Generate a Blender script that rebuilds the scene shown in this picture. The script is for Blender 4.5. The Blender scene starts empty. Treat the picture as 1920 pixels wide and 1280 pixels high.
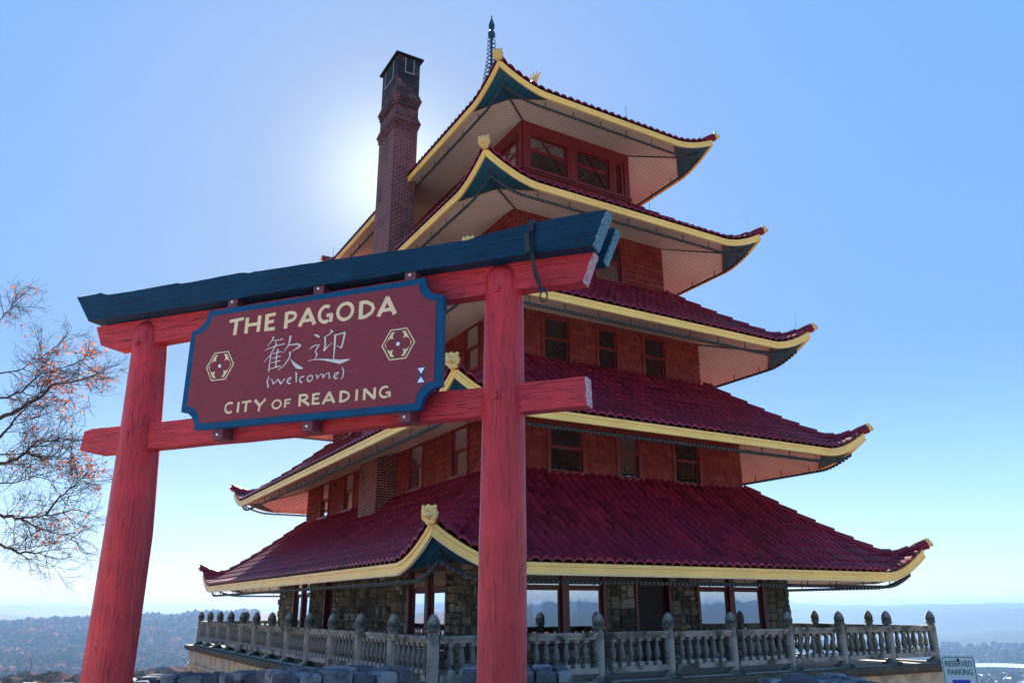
import bpy, math, random
import numpy as np
from mathutils import Vector, noise as mnoise
random.seed(7)
rng = np.random.RandomState(5)
R = math.radians
sc = bpy.context.scene
COL = sc.collection

# ------------------------------------------------------------------ camera
EYE = 1.6
PITCH = R(18.539); ROLL = 0.0032; FPX = 1487.5
cam_d = bpy.data.cameras.new('camera'); cam = bpy.data.objects.new('camera', cam_d); COL.objects.link(cam)
cam_d.sensor_width = 36; cam_d.lens = FPX / 1920 * 36
cam_d.clip_start = 0.1; cam_d.clip_end = 60000
cam.location = (0, 0, EYE)
from mathutils import Matrix
rt = Vector((1, 0, 0)); up = Vector((0, -math.sin(PITCH), math.cos(PITCH))); fw = Vector((0, math.cos(PITCH), math.sin(PITCH)))
r2 = rt * math.cos(ROLL) - up * math.sin(ROLL); u2 = up * math.cos(ROLL) + rt * math.sin(ROLL)
m = Matrix((r2, u2, -fw)).transposed()
cam.rotation_euler = m.to_euler()
sc.camera = cam

# ------------------------------------------------------------------ sky, sun, exposure
SUN_AZ = R(-9.6); SUN_EL = R(29.8)
SKY_STRENGTH = 0.101; SUN_STRENGTH = 4.6
w = bpy.data.worlds.new('World'); sc.world = w; w.use_nodes = True
nt = w.node_tree; nt.nodes.clear()
def N(tree, typ, **kw):
    n = tree.nodes.new(typ)
    for k, v in kw.items():
        if k.startswith('i_'):
            n.inputs[k[2:].replace('_', ' ')].default_value = v
        else:
            setattr(n, k, v)
    return n
sky = N(nt, 'ShaderNodeTexSky', sky_type='NISHITA', sun_disc=False)
sky.sun_elevation = SUN_EL; sky.sun_rotation = SUN_AZ; sky.altitude = 200; sky.air_density = 1.0; sky.dust_density = 0.35; sky.ozone_density = 2.0
bg = N(nt, 'ShaderNodeBackground'); bg.inputs['Strength'].default_value = SKY_STRENGTH
out = N(nt, 'ShaderNodeOutputWorld')
# low clouds in the sky near the horizon
tc = N(nt, 'ShaderNodeTexCoord'); sep = N(nt, 'ShaderNodeSeparateXYZ'); nt.links.new(tc.outputs['Generated'], sep.inputs[0])
mp = N(nt, 'ShaderNodeMapping'); mp.inputs['Scale'].default_value = (9, 9, 42); nt.links.new(tc.outputs['Generated'], mp.inputs[0])
cn = N(nt, 'ShaderNodeTexNoise'); cn.inputs['Scale'].default_value = 1.6; cn.inputs['Detail'].default_value = 6; nt.links.new(mp.outputs[0], cn.inputs['Vector'])
cr = N(nt, 'ShaderNodeValToRGB'); cr.color_ramp.elements[0].position = 0.56; cr.color_ramp.elements[1].position = 0.68; nt.links.new(cn.outputs['Fac'], cr.inputs[0])
band = N(nt, 'ShaderNodeValToRGB'); e = band.color_ramp.elements
e[0].position = 0.006; e[0].color = (0, 0, 0, 1); e[1].position = 0.02; e[1].color = (1, 1, 1, 1)
for p, v in ((0.04, 1), (0.06, 0)):
    q = e.new(p); q.color = (v, v, v, 1)
nt.links.new(sep.outputs['Z'], band.inputs[0])
mul = N(nt, 'ShaderNodeMath', operation='MULTIPLY'); nt.links.new(cr.outputs[0], mul.inputs[0]); nt.links.new(band.outputs[0], mul.inputs[1])
mul2 = N(nt, 'ShaderNodeMath', operation='MULTIPLY'); nt.links.new(mul.outputs[0], mul2.inputs[0]); mul2.inputs[1].default_value = 0.5
xm = N(nt, 'ShaderNodeMapRange'); nt.links.new(sep.outputs['X'], xm.inputs['Value']); xm.inputs['From Min'].default_value = -.05; xm.inputs['From Max'].default_value = .15; xm.inputs['To Min'].default_value = 1; xm.inputs['To Max'].default_value = 0
mul3 = N(nt, 'ShaderNodeMath', operation='MULTIPLY'); nt.links.new(mul2.outputs[0], mul3.inputs[0]); nt.links.new(xm.outputs[0], mul3.inputs[1]); mul2 = mul3
cm = N(nt, 'ShaderNodeMix', data_type='RGBA'); nt.links.new(mul2.outputs[0], cm.inputs['Factor'])
# soften the sky's very wide brightness range (a phone's HDR exposure) while keeping its hue
bw = N(nt, 'ShaderNodeRGBToBW'); nt.links.new(sky.outputs[0], bw.inputs[0])
pw = N(nt, 'ShaderNodeMath', operation='POWER'); nt.links.new(bw.outputs[0], pw.inputs[0]); pw.inputs[1].default_value = -0.80
vsn = N(nt, 'ShaderNodeVectorMath', operation='SCALE'); nt.links.new(sky.outputs[0], vsn.inputs[0]); nt.links.new(pw.outputs[0], vsn.inputs['Scale'])
hs = N(nt, 'ShaderNodeHueSaturation'); hs.inputs['Saturation'].default_value = 1.30; hs.inputs['Value'].default_value = 1.0; nt.links.new(vsn.outputs[0], hs.inputs['Color'])
hb_ = N(nt, 'ShaderNodeMapRange'); nt.links.new(sep.outputs['Z'], hb_.inputs['Value']); hb_.inputs['From Min'].default_value = 0.0; hb_.inputs['From Max'].default_value = .30
hb_.inputs['To Min'].default_value = 1.75; hb_.inputs['To Max'].default_value = 1.0; hb_.interpolation_type = 'SMOOTHSTEP'
hsc = N(nt, 'ShaderNodeVectorMath', operation='SCALE'); mxs = N(nt, 'ShaderNodeMix', data_type='RGBA'); mxs.inputs['Factor'].default_value = .42; nt.links.new(hs.outputs[0], mxs.inputs['A']); mxs.inputs['B'].default_value = (.70, 1.28, 2.3, 1)
nt.links.new(mxs.outputs['Result'], hsc.inputs[0]); nt.links.new(hb_.outputs[0], hsc.inputs['Scale'])
nt.links.new(hsc.outputs[0], cm.inputs['A']); cm.inputs['B'].default_value = (4.2, 4.1, 4.2, 1)
# aureole of scattered light round the sun
nrm = N(nt, 'ShaderNodeVectorMath', operation='NORMALIZE'); nt.links.new(tc.outputs['Generated'], nrm.inputs[0])
dt = N(nt, 'ShaderNodeVectorMath', operation='DOT_PRODUCT'); nt.links.new(nrm.outputs[0], dt.inputs[0])
dt.inputs[1].default_value = (math.sin(SUN_AZ) * math.cos(SUN_EL), math.cos(SUN_AZ) * math.cos(SUN_EL), math.sin(SUN_EL))
cl0 = N(nt, 'ShaderNodeMath', operation='MAXIMUM'); nt.links.new(dt.outputs['Value'], cl0.inputs[0]); cl0.inputs[1].default_value = 0
pa = N(nt, 'ShaderNodeMath', operation='POWER'); nt.links.new(cl0.outputs[0], pa.inputs[0]); pa.inputs[1].default_value = 300
gl_ = N(nt, 'ShaderNodeVectorMath', operation='SCALE'); gl_.inputs[0].default_value = (1.15, 1.15, .5); nt.links.new(pa.outputs[0], gl_.inputs['Scale'])
ad_ = N(nt, 'ShaderNodeVectorMath', operation='ADD'); nt.links.new(cm.outputs['Result'], ad_.inputs[0]); nt.links.new(gl_.outputs[0], ad_.inputs[1])
nt.links.new(ad_.outputs[0], bg.inputs['Color']); nt.links.new(bg.outputs[0], out.inputs['Surface'])
sd = bpy.data.lights.new('sun', 'SUN'); sd.energy = SUN_STRENGTH; sd.angle = R(0.53); sd.color = (1.0, 0.93, 0.82)
so = bpy.data.objects.new('sun', sd); COL.objects.link(so)
sdir = Vector((math.sin(SUN_AZ) * math.cos(SUN_EL), math.cos(SUN_AZ) * math.cos(SUN_EL), math.sin(SUN_EL)))
so.rotation_euler = sdir.to_track_quat('Z', 'Y').to_euler(); so.location = (0, 0, 60)
sc.view_settings.view_transform = 'Standard'; sc.view_settings.look = 'None'
sc.view_settings.exposure = 2.15; sc.view_settings.gamma = 1.0
sc.cycles.volume_bounces = 0
sc.cycles.max_bounces = 8

# ------------------------------------------------------------------ mesh + object helpers
class MB:
    def __init__(s): s.v = []; s.f = []; s.m = []
    def add(s, vs, fs, mi=0):
        o = len(s.v); s.v += [tuple(p) for p in vs]; s.f += [tuple(i + o for i in f) for f in fs]; s.m += [mi] * len(fs)
    def box(s, x0, x1, y0, y1, z0, z1, mi=0, T=None):
        vs = [(x, y, z) for z in (z0, z1) for y in (y0, y1) for x in (x0, x1)]
        if T: vs = [T(*p) for p in vs]
        s.add(vs, [(0, 2, 3, 1), (4, 5, 7, 6), (0, 1, 5, 4), (2, 6, 7, 3), (0, 4, 6, 2), (1, 3, 7, 5)], mi)
    def bar(s, p, q, w, h=None, mi=0):
        p = Vector(p); q = Vector(q); d = (q - p).normalized(); h = h or w
        a = d.cross(Vector((0, 0, 1)));
        if a.length < 1e-3: a = Vector((1, 0, 0))
        a.normalize(); b = a.cross(d).normalized()
        vs = [c + a * (i * w / 2) + b * (j * h / 2) for c in (p, q) for i, j in ((-1, -1), (1, -1), (1, 1), (-1, 1))]
        s.add(vs, [(3, 2, 1, 0), (4, 5, 6, 7), (0, 1, 5, 4), (1, 2, 6, 5), (2, 3, 7, 6), (3, 0, 4, 7)], mi)
    def tube(s, pts, rad, n=6, mi=0, caps=True):
        pts = [Vector(p) for p in pts]; rs = rad if isinstance(rad, (list, tuple)) else [rad] * len(pts)
        o = len(s.v); ref = None; fs = []
        for i, p in enumerate(pts):
            d = (pts[min(i + 1, len(pts) - 1)] - pts[max(i - 1, 0)]).normalized()
            if ref is None: ref = Vector((0, 0, 1)) if abs(d.z) < .9 else Vector((1, 0, 0))
            a = d.cross(ref)
            if a.length < 1e-4: a = d.cross(Vector((0.3, 1, 0.2)))
            a.normalize(); b = a.cross(d).normalized(); ref = b if abs(d.dot(b)) < .99 else ref
            for k in range(n):
                t = 2 * math.pi * k / n; s.v.append(tuple(p + (a * math.cos(t) + b * math.sin(t)) * rs[i]))
        for i in range(len(pts) - 1):
            for k in range(n):
                k2 = (k + 1) % n; fs.append((o + i * n + k, o + i * n + k2, o + (i + 1) * n + k2, o + (i + 1) * n + k))
        if caps: fs.append(tuple(o + k for k in range(n))[::-1]); fs.append(tuple(o + (len(pts) - 1) * n + k for k in range(n)))
        s.f += fs; s.m += [mi] * len(fs)
    def lathe(s, prof, n=12, c=(0, 0, 0), mi=0, square=False):
        o = len(s.v); fs = []
        for r, z in prof:
            for k in range(n):
                t = 2 * math.pi * (k + .5) / n
                s.v.append((c[0] + r * math.cos(t), c[1] + r * math.sin(t), c[2] + z))
        for i in range(len(prof) - 1):
            for k in range(n):
                k2 = (k + 1) % n; fs.append((o + i * n + k, o + i * n + k2, o + (i + 1) * n + k2, o + (i + 1) * n + k))
        fs.append(tuple(o + k for k in range(n))[::-1]); fs.append(tuple(o + (len(prof) - 1) * n + k for k in range(n)))
        s.f += fs; s.m += [mi] * len(fs)
    def slab(s, outl, y0, y1, mi=0):
        n = len(outl)
        vs = [(x, y0, z) for x, z in outl] + [(x, y1, z) for x, z in outl]
        fs = [tuple(range(n)), tuple(range(2 * n - 1, n - 1, -1))] + [(i, i + n, (i + 1) % n + n, (i + 1) % n) for i in range(n)]
        s.add(vs, fs, mi)
    def build(s, name, mats, parent=None, smooth=False, attr=None):
        me = bpy.data.meshes.new(name); me.from_pydata(s.v, [], s.f)
        mats = mats if isinstance(mats, (list, tuple)) else [mats]
        for k in mats: me.materials.append(k)
        if len(mats) > 1: me.polygons.foreach_set('material_index', s.m)
        if smooth: me.polygons.foreach_set('use_smooth', [True] * len(me.polygons))
        if attr is not None:
            a = me.attributes.new('rnd', 'FLOAT', 'FACE'); a.data.foreach_set('value', attr)
        o = bpy.data.objects.new(name, me); COL.objects.link(o)
        if parent: o.parent = parent
        return o
def empty(name, loc=(0, 0, 0), rz=0):
    o = bpy.data.objects.new(name, None); COL.objects.link(o); o.location = loc; o.rotation_euler = (0, 0, rz); o.empty_display_size = .3
    return o
def tag(o, label=None, cat=None, group=None, kind=None):
    if label: o['label'] = label
    if cat: o['category'] = cat
    if group: o['group'] = group
    if kind: o['kind'] = kind
    return o
def copy_tree(o, parent=None):
    c = o.copy(); COL.objects.link(c); c.parent = parent
    for ch in list(o.children): copy_tree(ch, c)
    return c
def dupp(o, loc, parent):
    c = copy_tree(o, parent); c.location = loc; return c

# ------------------------------------------------------------------ materials
def mat(name):
    mt = bpy.data.materials.new(name); mt.use_nodes = True; t = mt.node_tree
    return mt, t, t.nodes['Principled BSDF']
def L(t, a, b): t.links.new(a, b)
def mixc(t, fac, a, b, blend='MIX'):
    n = N(t, 'ShaderNodeMix', data_type='RGBA', blend_type=blend)
    if hasattr(fac, 'links'): L(t, fac, n.inputs['Factor'])
    else: n.inputs['Factor'].default_value = fac
    for k, x in (('A', a), ('B', b)):
        if hasattr(x, 'links'): L(t, x, n.inputs[k])
        else: n.inputs[k].default_value = (*x, 1)
    return n.outputs['Result']
def objv(t, scale=(1, 1, 1), rot=(0, 0, 0)):
    c = N(t, 'ShaderNodeTexCoord'); m_ = N(t, 'ShaderNodeMapping'); m_.inputs['Scale'].default_value = scale; m_.inputs['Rotation'].default_value = rot
    L(t, c.outputs['Object'], m_.inputs[0]); return m_.outputs[0]
def noise(t, vec, scale, detail=4, rough=.55):
    n = N(t, 'ShaderNodeTexNoise'); n.inputs['Scale'].default_value = scale; n.inputs['Detail'].default_value = detail; n.inputs['Roughness'].default_value = rough
    L(t, vec, n.inputs['Vector']); return n.outputs['Fac']
def ramp(t, fac, p0, p1, c0=(0, 0, 0), c1=(1, 1, 1)):
    n = N(t, 'ShaderNodeValToRGB'); n.color_ramp.elements[0].position = p0; n.color_ramp.elements[1].position = p1
    n.color_ramp.elements[0].color = (*c0, 1); n.color_ramp.elements[1].color = (*c1, 1); L(t, fac, n.inputs[0]); return n.outputs[0]
def bump(t, bs, h, strength=.4, dist=.01, prev=None):
    b = N(t, 'ShaderNodeBump'); b.inputs['Strength'].default_value = strength; b.inputs['Distance'].default_value = dist
    L(t, h, b.inputs['Height'])
    if prev: L(t, prev, b.inputs['Normal'])
    L(t, b.outputs[0], bs.inputs['Normal']); return b.outputs[0]
def painted_wood(name, base, dark, worn, grain, rough=.5, wornamt=.66, crack=1.0, spec=.4):
    """grain: object-space scale, small along the grain"""
    mt, t, bs = mat(name)
    v = objv(t, grain)
    n1 = noise(t, v, 6, 6, .6); n2 = noise(t, objv(t, (1, 1, 1)), 3.5, 5)
    c = mixc(t, ramp(t, n1, .35, .65), base, tuple(x * .78 for x in base))
    c = mixc(t, ramp(t, n2, .45, .75), c, tuple(x * 1.25 for x in base))
    n3 = noise(t, v, 11, 8, .7)
    c = mixc(t, ramp(t, n3, wornamt, wornamt + .03), c, worn)
    vo = N(t, 'ShaderNodeTexVoronoi', feature='DISTANCE_TO_EDGE'); vo.inputs['Scale'].default_value = 5; L(t, v, vo.inputs['Vector'])
    n4 = noise(t, v, 3.1, 3)
    ck = N(t, 'ShaderNodeMath', operation='MULTIPLY'); L(t, ramp(t, vo.outputs['Distance'], .0, .035, (1, 1, 1), (0, 0, 0)), ck.inputs[0]); L(t, ramp(t, n4, .5, .58), ck.inputs[1])
    ck2 = N(t, 'ShaderNodeMath', operation='MULTIPLY'); L(t, ck.outputs[0], ck2.inputs[0]); ck2.inputs[1].default_value = crack * .55
    sp = N(t, 'ShaderNodeTexVoronoi'); sp.inputs['Scale'].default_value = 9; L(t, objv(t, tuple(max(.35, g) ** .5 for g in grain)), sp.inputs['Vector'])
    n5 = noise(t, objv(t), 7, 2)
    knots = N(t, 'ShaderNodeMath', operation='MULTIPLY'); L(t, ramp(t, sp.outputs['Distance'], .07, .12, (1, 1, 1), (0, 0, 0)), knots.inputs[0]); L(t, ramp(t, n5, .54, .6), knots.inputs[1])
    nd = noise(t, objv(t, tuple(g * (3.2 if g > 2 else 1.6) for g in grain)), 5, 2, .5)
    nl = noise(t, objv(t, tuple(g * (4.5 if g > 2 else .45) for g in grain)), 5, 2, .5)
    dsh = N(t, 'ShaderNodeMath', operation='MAXIMUM'); L(t, ramp(t, nd, .655, .685), dsh.inputs[0]); L(t, ramp(t, nl, .675, .70), dsh.inputs[1]); dash = dsh.outputs[0]
    m0 = N(t, 'ShaderNodeMath', operation='MAXIMUM'); L(t, dash, m0.inputs[0]); L(t, knots.outputs[0], m0.inputs[1])
    mx = N(t, 'ShaderNodeMath', operation='MAXIMUM'); L(t, ck2.outputs[0], mx.inputs[0]); L(t, m0.outputs[0], mx.inputs[1])
    c = mixc(t, mx.outputs[0], c, dark)
    L(t, c, bs.inputs['Base Color']); bs.inputs['Roughness'].default_value = rough; bs.inputs['Specular IOR Level'].default_value = spec
    sub = N(t, 'ShaderNodeMath', operation='SUBTRACT'); L(t, n1, sub.inputs[0]); L(t, mx.outputs[0], sub.inputs[1])
    bump(t, bs, sub.outputs[0], .6, .013)
    return mt
RED = (.52, .026, .036); REDD = (.09, .008, .012)
M = {}
M['red_post'] = painted_wood('red_post_paint', RED, REDD, (.60, .20, .22), (7, 7, .7), .42, .71)
M['red_beam'] = painted_wood('red_beam_paint', (.49, .024, .034), REDD, (.5, .10, .11), (.8, 7, 7), .5, .73)
M['blue_beam'] = painted_wood('blue_beam_paint', (.001, .032, .070), (.001, .006, .014), (.10, .22, .30), (.7, 7, 9), .5, .75, spec=.2)
M['end_pink'] = painted_wood('weathered_pink_end_grain', (.5, .20, .25), (.2, .03, .05), (.62, .45, .47), (6, 6, 6), .8, .5)
M['end_blue'] = painted_wood('weathered_blue_end_grain', (.035, .13, .19), (.005, .02, .04), (.22, .34, .40), (7, 7, 7), .8, .5)
def simple(name, base, rough=.5, metal=0, var=.15, scale=4, bmp=0.0, vscale=(1, 1, 1), spec=.5):
    mt, t, bs = mat(name)
    n1 = noise(t, objv(t, vscale), scale, 6)
    c = mixc(t, ramp(t, n1, .3, .7), tuple(x * (1 - var) for x in base), tuple(min(1, x * (1 + var)) for x in base))
    L(t, c, bs.inputs['Base Color']); bs.inputs['Roughness'].default_value = rough; bs.inputs['Metallic'].default_value = metal
    bs.inputs['Specular IOR Level'].default_value = spec
    if bmp: bump(t, bs, n1, bmp, .01)
    return mt
M['sign_maroon'] = simple('sign_maroon_paint', (.20, .032, .045), .6, var=.12, scale=9, vscale=(1, 1, 8), bmp=.15, spec=.25)
M['sign_blue'] = simple('sign_blue_paint', (.002, .060, .14), .5, var=.15, scale=8, spec=.2)
M['letter'] = simple('cream_letter_paint', (.76, .56, .33), .55, var=.08, scale=20)
M['kanji'] = simple('pale_silver_letter_paint', (.62, .60, .56), .5, var=.12, scale=30)
M['white'] = simple('white_paint', (.8, .8, .8), .5, var=.05)
M['navy'] = simple('navy_paint', (.01, .03, .12), .5, var=.05)
M['iron'] = simple('dark_iron', (.018, .022, .028), .5, .3, var=.3, scale=12)
M['bolt'] = simple('galvanised_bolt', (.55, .55, .57), .35, .8, var=.1)
M['gold'] = simple('cream_gold_trim_paint', (.93, .63, .18), .42, var=.10, scale=1.3, bmp=.05)
M['lion'] = simple('gilded_lion_paint', (.80, .55, .20), .35, .25, var=.12, scale=15)
M['window_red'] = simple('dark_red_window_paint', (.16, .016, .018), .45, var=.15, scale=3)
M['window_brown'] = simple('dark_brown_window_paint', (.085, .012, .016), .4, var=.15, scale=3)
M['rail'] = simple('grey_green_lamp_rail', (.035, .055, .065), .6, var=.3, scale=20)
M['dark'] = simple('dark_interior', (.03, .025, .03), .9, var=.2)
M['painted_sky_gap'] = simple('white_painted_sky_gap', (.8, .8, .78), .4, var=.05)
M['verdigris'] = simple('dark_blue_green_iron', (.012, .055, .085), .5, .4, var=.3, scale=10)
M['bark'] = simple('dark_bark', (.045, .032, .028), .9, var=.4, scale=12, bmp=.6)

def tile_mat():
    mt, t, bs = mat('maroon_glazed_tile')
    a = N(t, 'ShaderNodeAttribute'); a.attribute_name = 'rnd'
    c = mixc(t, a.outputs['Fac'], (.095, .003, .012), (.29, .013, .036))
    n1 = noise(t, objv(t), 1.1, 5)
    c = mixc(t, ramp(t, n1, .42, .72), c, (.17, .007, .036))
    n2 = noise(t, objv(t), 14, 4)
    c = mixc(t, ramp(t, n2, .62, .72), c, (.06, .010, .018))
    L(t, c, bs.inputs['Base Color'])
    rr = N(t, 'ShaderNodeMapRange'); L(t, n2, rr.inputs['Value']); rr.inputs['To Min'].default_value = .38; rr.inputs['To Max'].default_value = .6; L(t, rr.outputs[0], bs.inputs['Roughness']); bs.inputs['Specular IOR Level'].default_value = .3
    bump(t, bs, n2, .2, .006)
    return mt
M['tile'] = tile_mat()
def soffit_mat(name, base, axis, pitch=.11):
    mt, t, bs = mat(name)
    c = N(t, 'ShaderNodeTexCoord'); s_ = N(t, 'ShaderNodeSeparateXYZ'); L(t, c.outputs['Object'], s_.inputs[0])
    m1 = N(t, 'ShaderNodeMath', operation='MULTIPLY'); L(t, s_.outputs[axis], m1.inputs[0]); m1.inputs[1].default_value = 1 / (pitch * 1.35)
    fr = N(t, 'ShaderNodeMath', operation='FRACT'); L(t, m1.outputs[0], fr.inputs[0])
    line = ramp(t, fr.outputs[0], .04, .20, (1, 1, 1), (0, 0, 0))
    n1 = noise(t, objv(t), 1.2, 6)
    cc = mixc(t, ramp(t, n1, .3, .75), base, tuple(x * .82 for x in base))
    cc = mixc(t, line, cc, tuple(x * .4 for x in base))
    L(t, cc, bs.inputs['Base Color']); bs.inputs['Roughness'].default_value = .6
    inv = N(t, 'ShaderNodeMath', operation='SUBTRACT'); inv.inputs[0].default_value = 1; L(t, line, inv.inputs[1])
    bump(t, bs, inv.outputs[0], .5, .01)
    return mt
M['soffit_x'] = soffit_mat('cream_soffit_boards_lengthwise', (.72, .65, .60), 'Y')
M['soffit_y'] = soffit_mat('cream_soffit_boards_crosswise', (.72, .65, .60), 'X')
M['soffit_blue'] = soffit_mat('blue_corner_soffit_boards', (.004, .085, .16), 'X', .13)
def brick_mat():
    mt, t, bs = mat('red_chimney_brick')
    c = N(t, 'ShaderNodeTexCoord'); s_ = N(t, 'ShaderNodeSeparateXYZ'); L(t, c.outputs['Object'], s_.inputs[0])
    ad = N(t, 'ShaderNodeMath', operation='ADD'); L(t, s_.outputs['X'], ad.inputs[0]); L(t, s_.outputs['Y'], ad.inputs[1])
    cb = N(t, 'ShaderNodeCombineXYZ'); L(t, ad.outputs[0], cb.inputs['X']); L(t, s_.outputs['Z'], cb.inputs['Y'])
    b = N(t, 'ShaderNodeTexBrick'); L(t, cb.outputs[0], b.inputs['Vector'])
    b.inputs['Scale'].default_value = 1; b.inputs['Brick Width'].default_value = .21; b.inputs['Row Height'].default_value = .075; b.inputs['Mortar Size'].default_value = .010
    b.inputs['Mortar Smooth'].default_value = .3; b.inputs['Bias'].default_value = -.2
    b.inputs['Color1'].default_value = (.11, .018, .018, 1); b.inputs['Color2'].default_value = (.19, .034, .030, 1); b.inputs['Mortar'].default_value = (.33, .23, .22, 1)
    n1 = noise(t, objv(t), 1.5, 6)
    cc = mixc(t, ramp(t, n1, .5, .75), b.outputs['Color'], (.04, .012, .016))
    # soot near the flue mouth: a stain with a shape of its own
    st = N(t, 'ShaderNodeMapRange'); L(t, s_.outputs['Z'], st.inputs['Value']); st.inputs['From Min'].default_value = 15.6; st.inputs['From Max'].default_value = 18.0
    n2 = noise(t, objv(t), 3.2, 5)
    mm = N(t, 'ShaderNodeMath', operation='MULTIPLY'); L(t, st.outputs[0], mm.inputs[0]); L(t, ramp(t, n2, .30, .50), mm.inputs[1])
    cc = mixc(t, mm.outputs[0], cc, (.02, .016, .02))
    L(t, cc, bs.inputs['Base Color']); bs.inputs['Roughness'].default_value = .85
    bump(t, bs, b.outputs['Fac'], -.6, .012)
    return mt
M['brick'] = brick_mat()
def island_mat(name, cols, rough=.8, nscale=6, bmp=.5, dist=.02, moss=None):
    mt, t, bs = mat(name); bs.inputs['Specular IOR Level'].default_value = .2
    g = N(t, 'ShaderNodeNewGeometry')
    n = N(t, 'ShaderNodeValToRGB'); el = n.color_ramp.elements; n.color_ramp.interpolation = 'CONSTANT'
    el[0].color = (*cols[0], 1); el[1].color = (*cols[1], 1); el[1].position = 1 / len(cols)
    for i, c in enumerate(cols[2:]):
        q = el.new((i + 2) / len(cols)); q.color = (*c, 1)
    L(t, g.outputs['Random Per Island'], n.inputs[0])
    n1 = noise(t, objv(t), nscale, 8, .65)
    c = mixc(t, ramp(t, n1, .3, .7), n.outputs[0], (.5, .5, .5), 'MULTIPLY')
    m_ = N(t, 'ShaderNodeMix', data_type='RGBA'); m_.inputs['Factor'].default_value = .55; L(t, n.outputs[0], m_.inputs['A']); L(t, c, m_.inputs['B'])
    c = m_.outputs['Result']
    if moss:
        n2 = noise(t, objv(t), nscale * .35, 6, .6); c = mixc(t, ramp(t, n2, .46, .60), c, moss)
    L(t, c, bs.inputs['Base Color']); bs.inputs['Roughness'].default_value = rough
    bump(t, bs, n1, bmp, dist)
    return mt
M['rubble'] = island_mat('rubble_stone', [(.20, .185, .145), (.13, .125, .105), (.22, .20, .145), (.09, .095, .09), (.16, .145, .11), (.30, .29, .25), (.07, .07, .068), (.17, .14, .11)], .85, 9, .8, .03)
M['mortar'] = simple('dark_mortar', (.06, .055, .045), .95, var=.3, scale=8)
M['shingle'] = island_mat('red_brown_shingle', [(.225, .040, .036), (.25, .047, .041), (.20, .036, .034), (.27, .054, .046), (.235, .043, .038)], .7, 5, .3, .006)
M['cast'] = island_mat('weathered_cast_stone', [(.25, .26, .235), (.30, .30, .27), (.19, .20, .185)], .85, 7, .5, .012, moss=(.045, .055, .042))
M['cast_dark'] = simple('moss_dark_coping', (.06, .06, .045), .9, var=.5, scale=5, bmp=.5)
M['terrace_wall'] = simple('tan_limewashed_wall', (.42, .36, .26), .9, var=.35, scale=3, bmp=.4)
def block_mat():
    mt, t, bs = mat('blue_grey_granite_blocks')
    v = objv(t, (1, 1, 1))
    vo = N(t, 'ShaderNodeTexVoronoi', feature='DISTANCE_TO_EDGE'); vo.inputs['Scale'].default_value = 4.2; L(t, v, vo.inputs['Vector'])
    vc = N(t, 'ShaderNodeTexVoronoi'); vc.inputs['Scale'].default_value = 4.2; L(t, v, vc.inputs['Vector'])
    n1 = noise(t, v, 12, 8, .65)
    bw = N(t, 'ShaderNodeRGBToBW'); L(t, vc.outputs['Color'], bw.inputs[0])
    c = mixc(t, bw.outputs[0], (.22, .235, .26), (.40, .42, .44))
    c = mixc(t, ramp(t, n1, .35, .7), c, (.16, .18, .22))
    e_ = ramp(t, vo.outputs['Distance'], .01, .04, (1, 1, 1), (0, 0, 0))
    c = mixc(t, e_, c, (.10, .11, .12))
    L(t, c, bs.inputs['Base Color']); bs.inputs['Roughness'].default_value = .75
    s1 = N(t, 'ShaderNodeMath', operation='SUBTRACT'); L(t, n1, s1.inputs[0]); L(t, e_, s1.inputs[1]); bump(t, bs, s1.outputs[0], .8, .02)
    return mt
M['block'] = block_mat()
def glass_mat(name, refl, tint=(.75, .8, .85)):
    mt, t, bs = mat(name)
    t.nodes.remove(bs); o = t.nodes['Material Output']
    tr = N(t, 'ShaderNodeBsdfTransparent'); tr.inputs[0].default_value = (*tint, 1)
    gl = N(t, 'ShaderNodeBsdfGlossy'); gl.inputs['Roughness'].default_value = .02; gl.inputs[0].default_value = (.85, .9, .95, 1)
    mx = N(t, 'ShaderNodeMixShader'); fr = N(t, 'ShaderNodeFresnel'); fr.inputs[0].default_value = 1.5
    ad = N(t, 'ShaderNodeMath', operation='ADD', use_clamp=True); L(t, fr.outputs[0], ad.inputs[0]); ad.inputs[1].default_value = refl
    n1 = noise(t, objv(t), 1.6, 2); bp = N(t, 'ShaderNodeBump'); bp.inputs['Strength'].default_value = .06; bp.inputs['Distance'].default_value = .02; L(t, n1, bp.inputs['Height']); L(t, bp.outputs[0], gl.inputs['Normal'])
    L(t, ad.outputs[0], mx.inputs[0]); L(t, tr.outputs[0], mx.inputs[1]); L(t, gl.outputs[0], mx.inputs[2]); L(t, mx.outputs[0], o.inputs[0])
    return mt
M['glass'] = glass_mat('window_glass', .6)
M['glass_pale'] = glass_mat('upper_window_glass_pale', .38, (.5, .6, .7))
M['glass_dark'] = glass_mat('upper_window_glass', .10, (.40, .52, .68))

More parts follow.
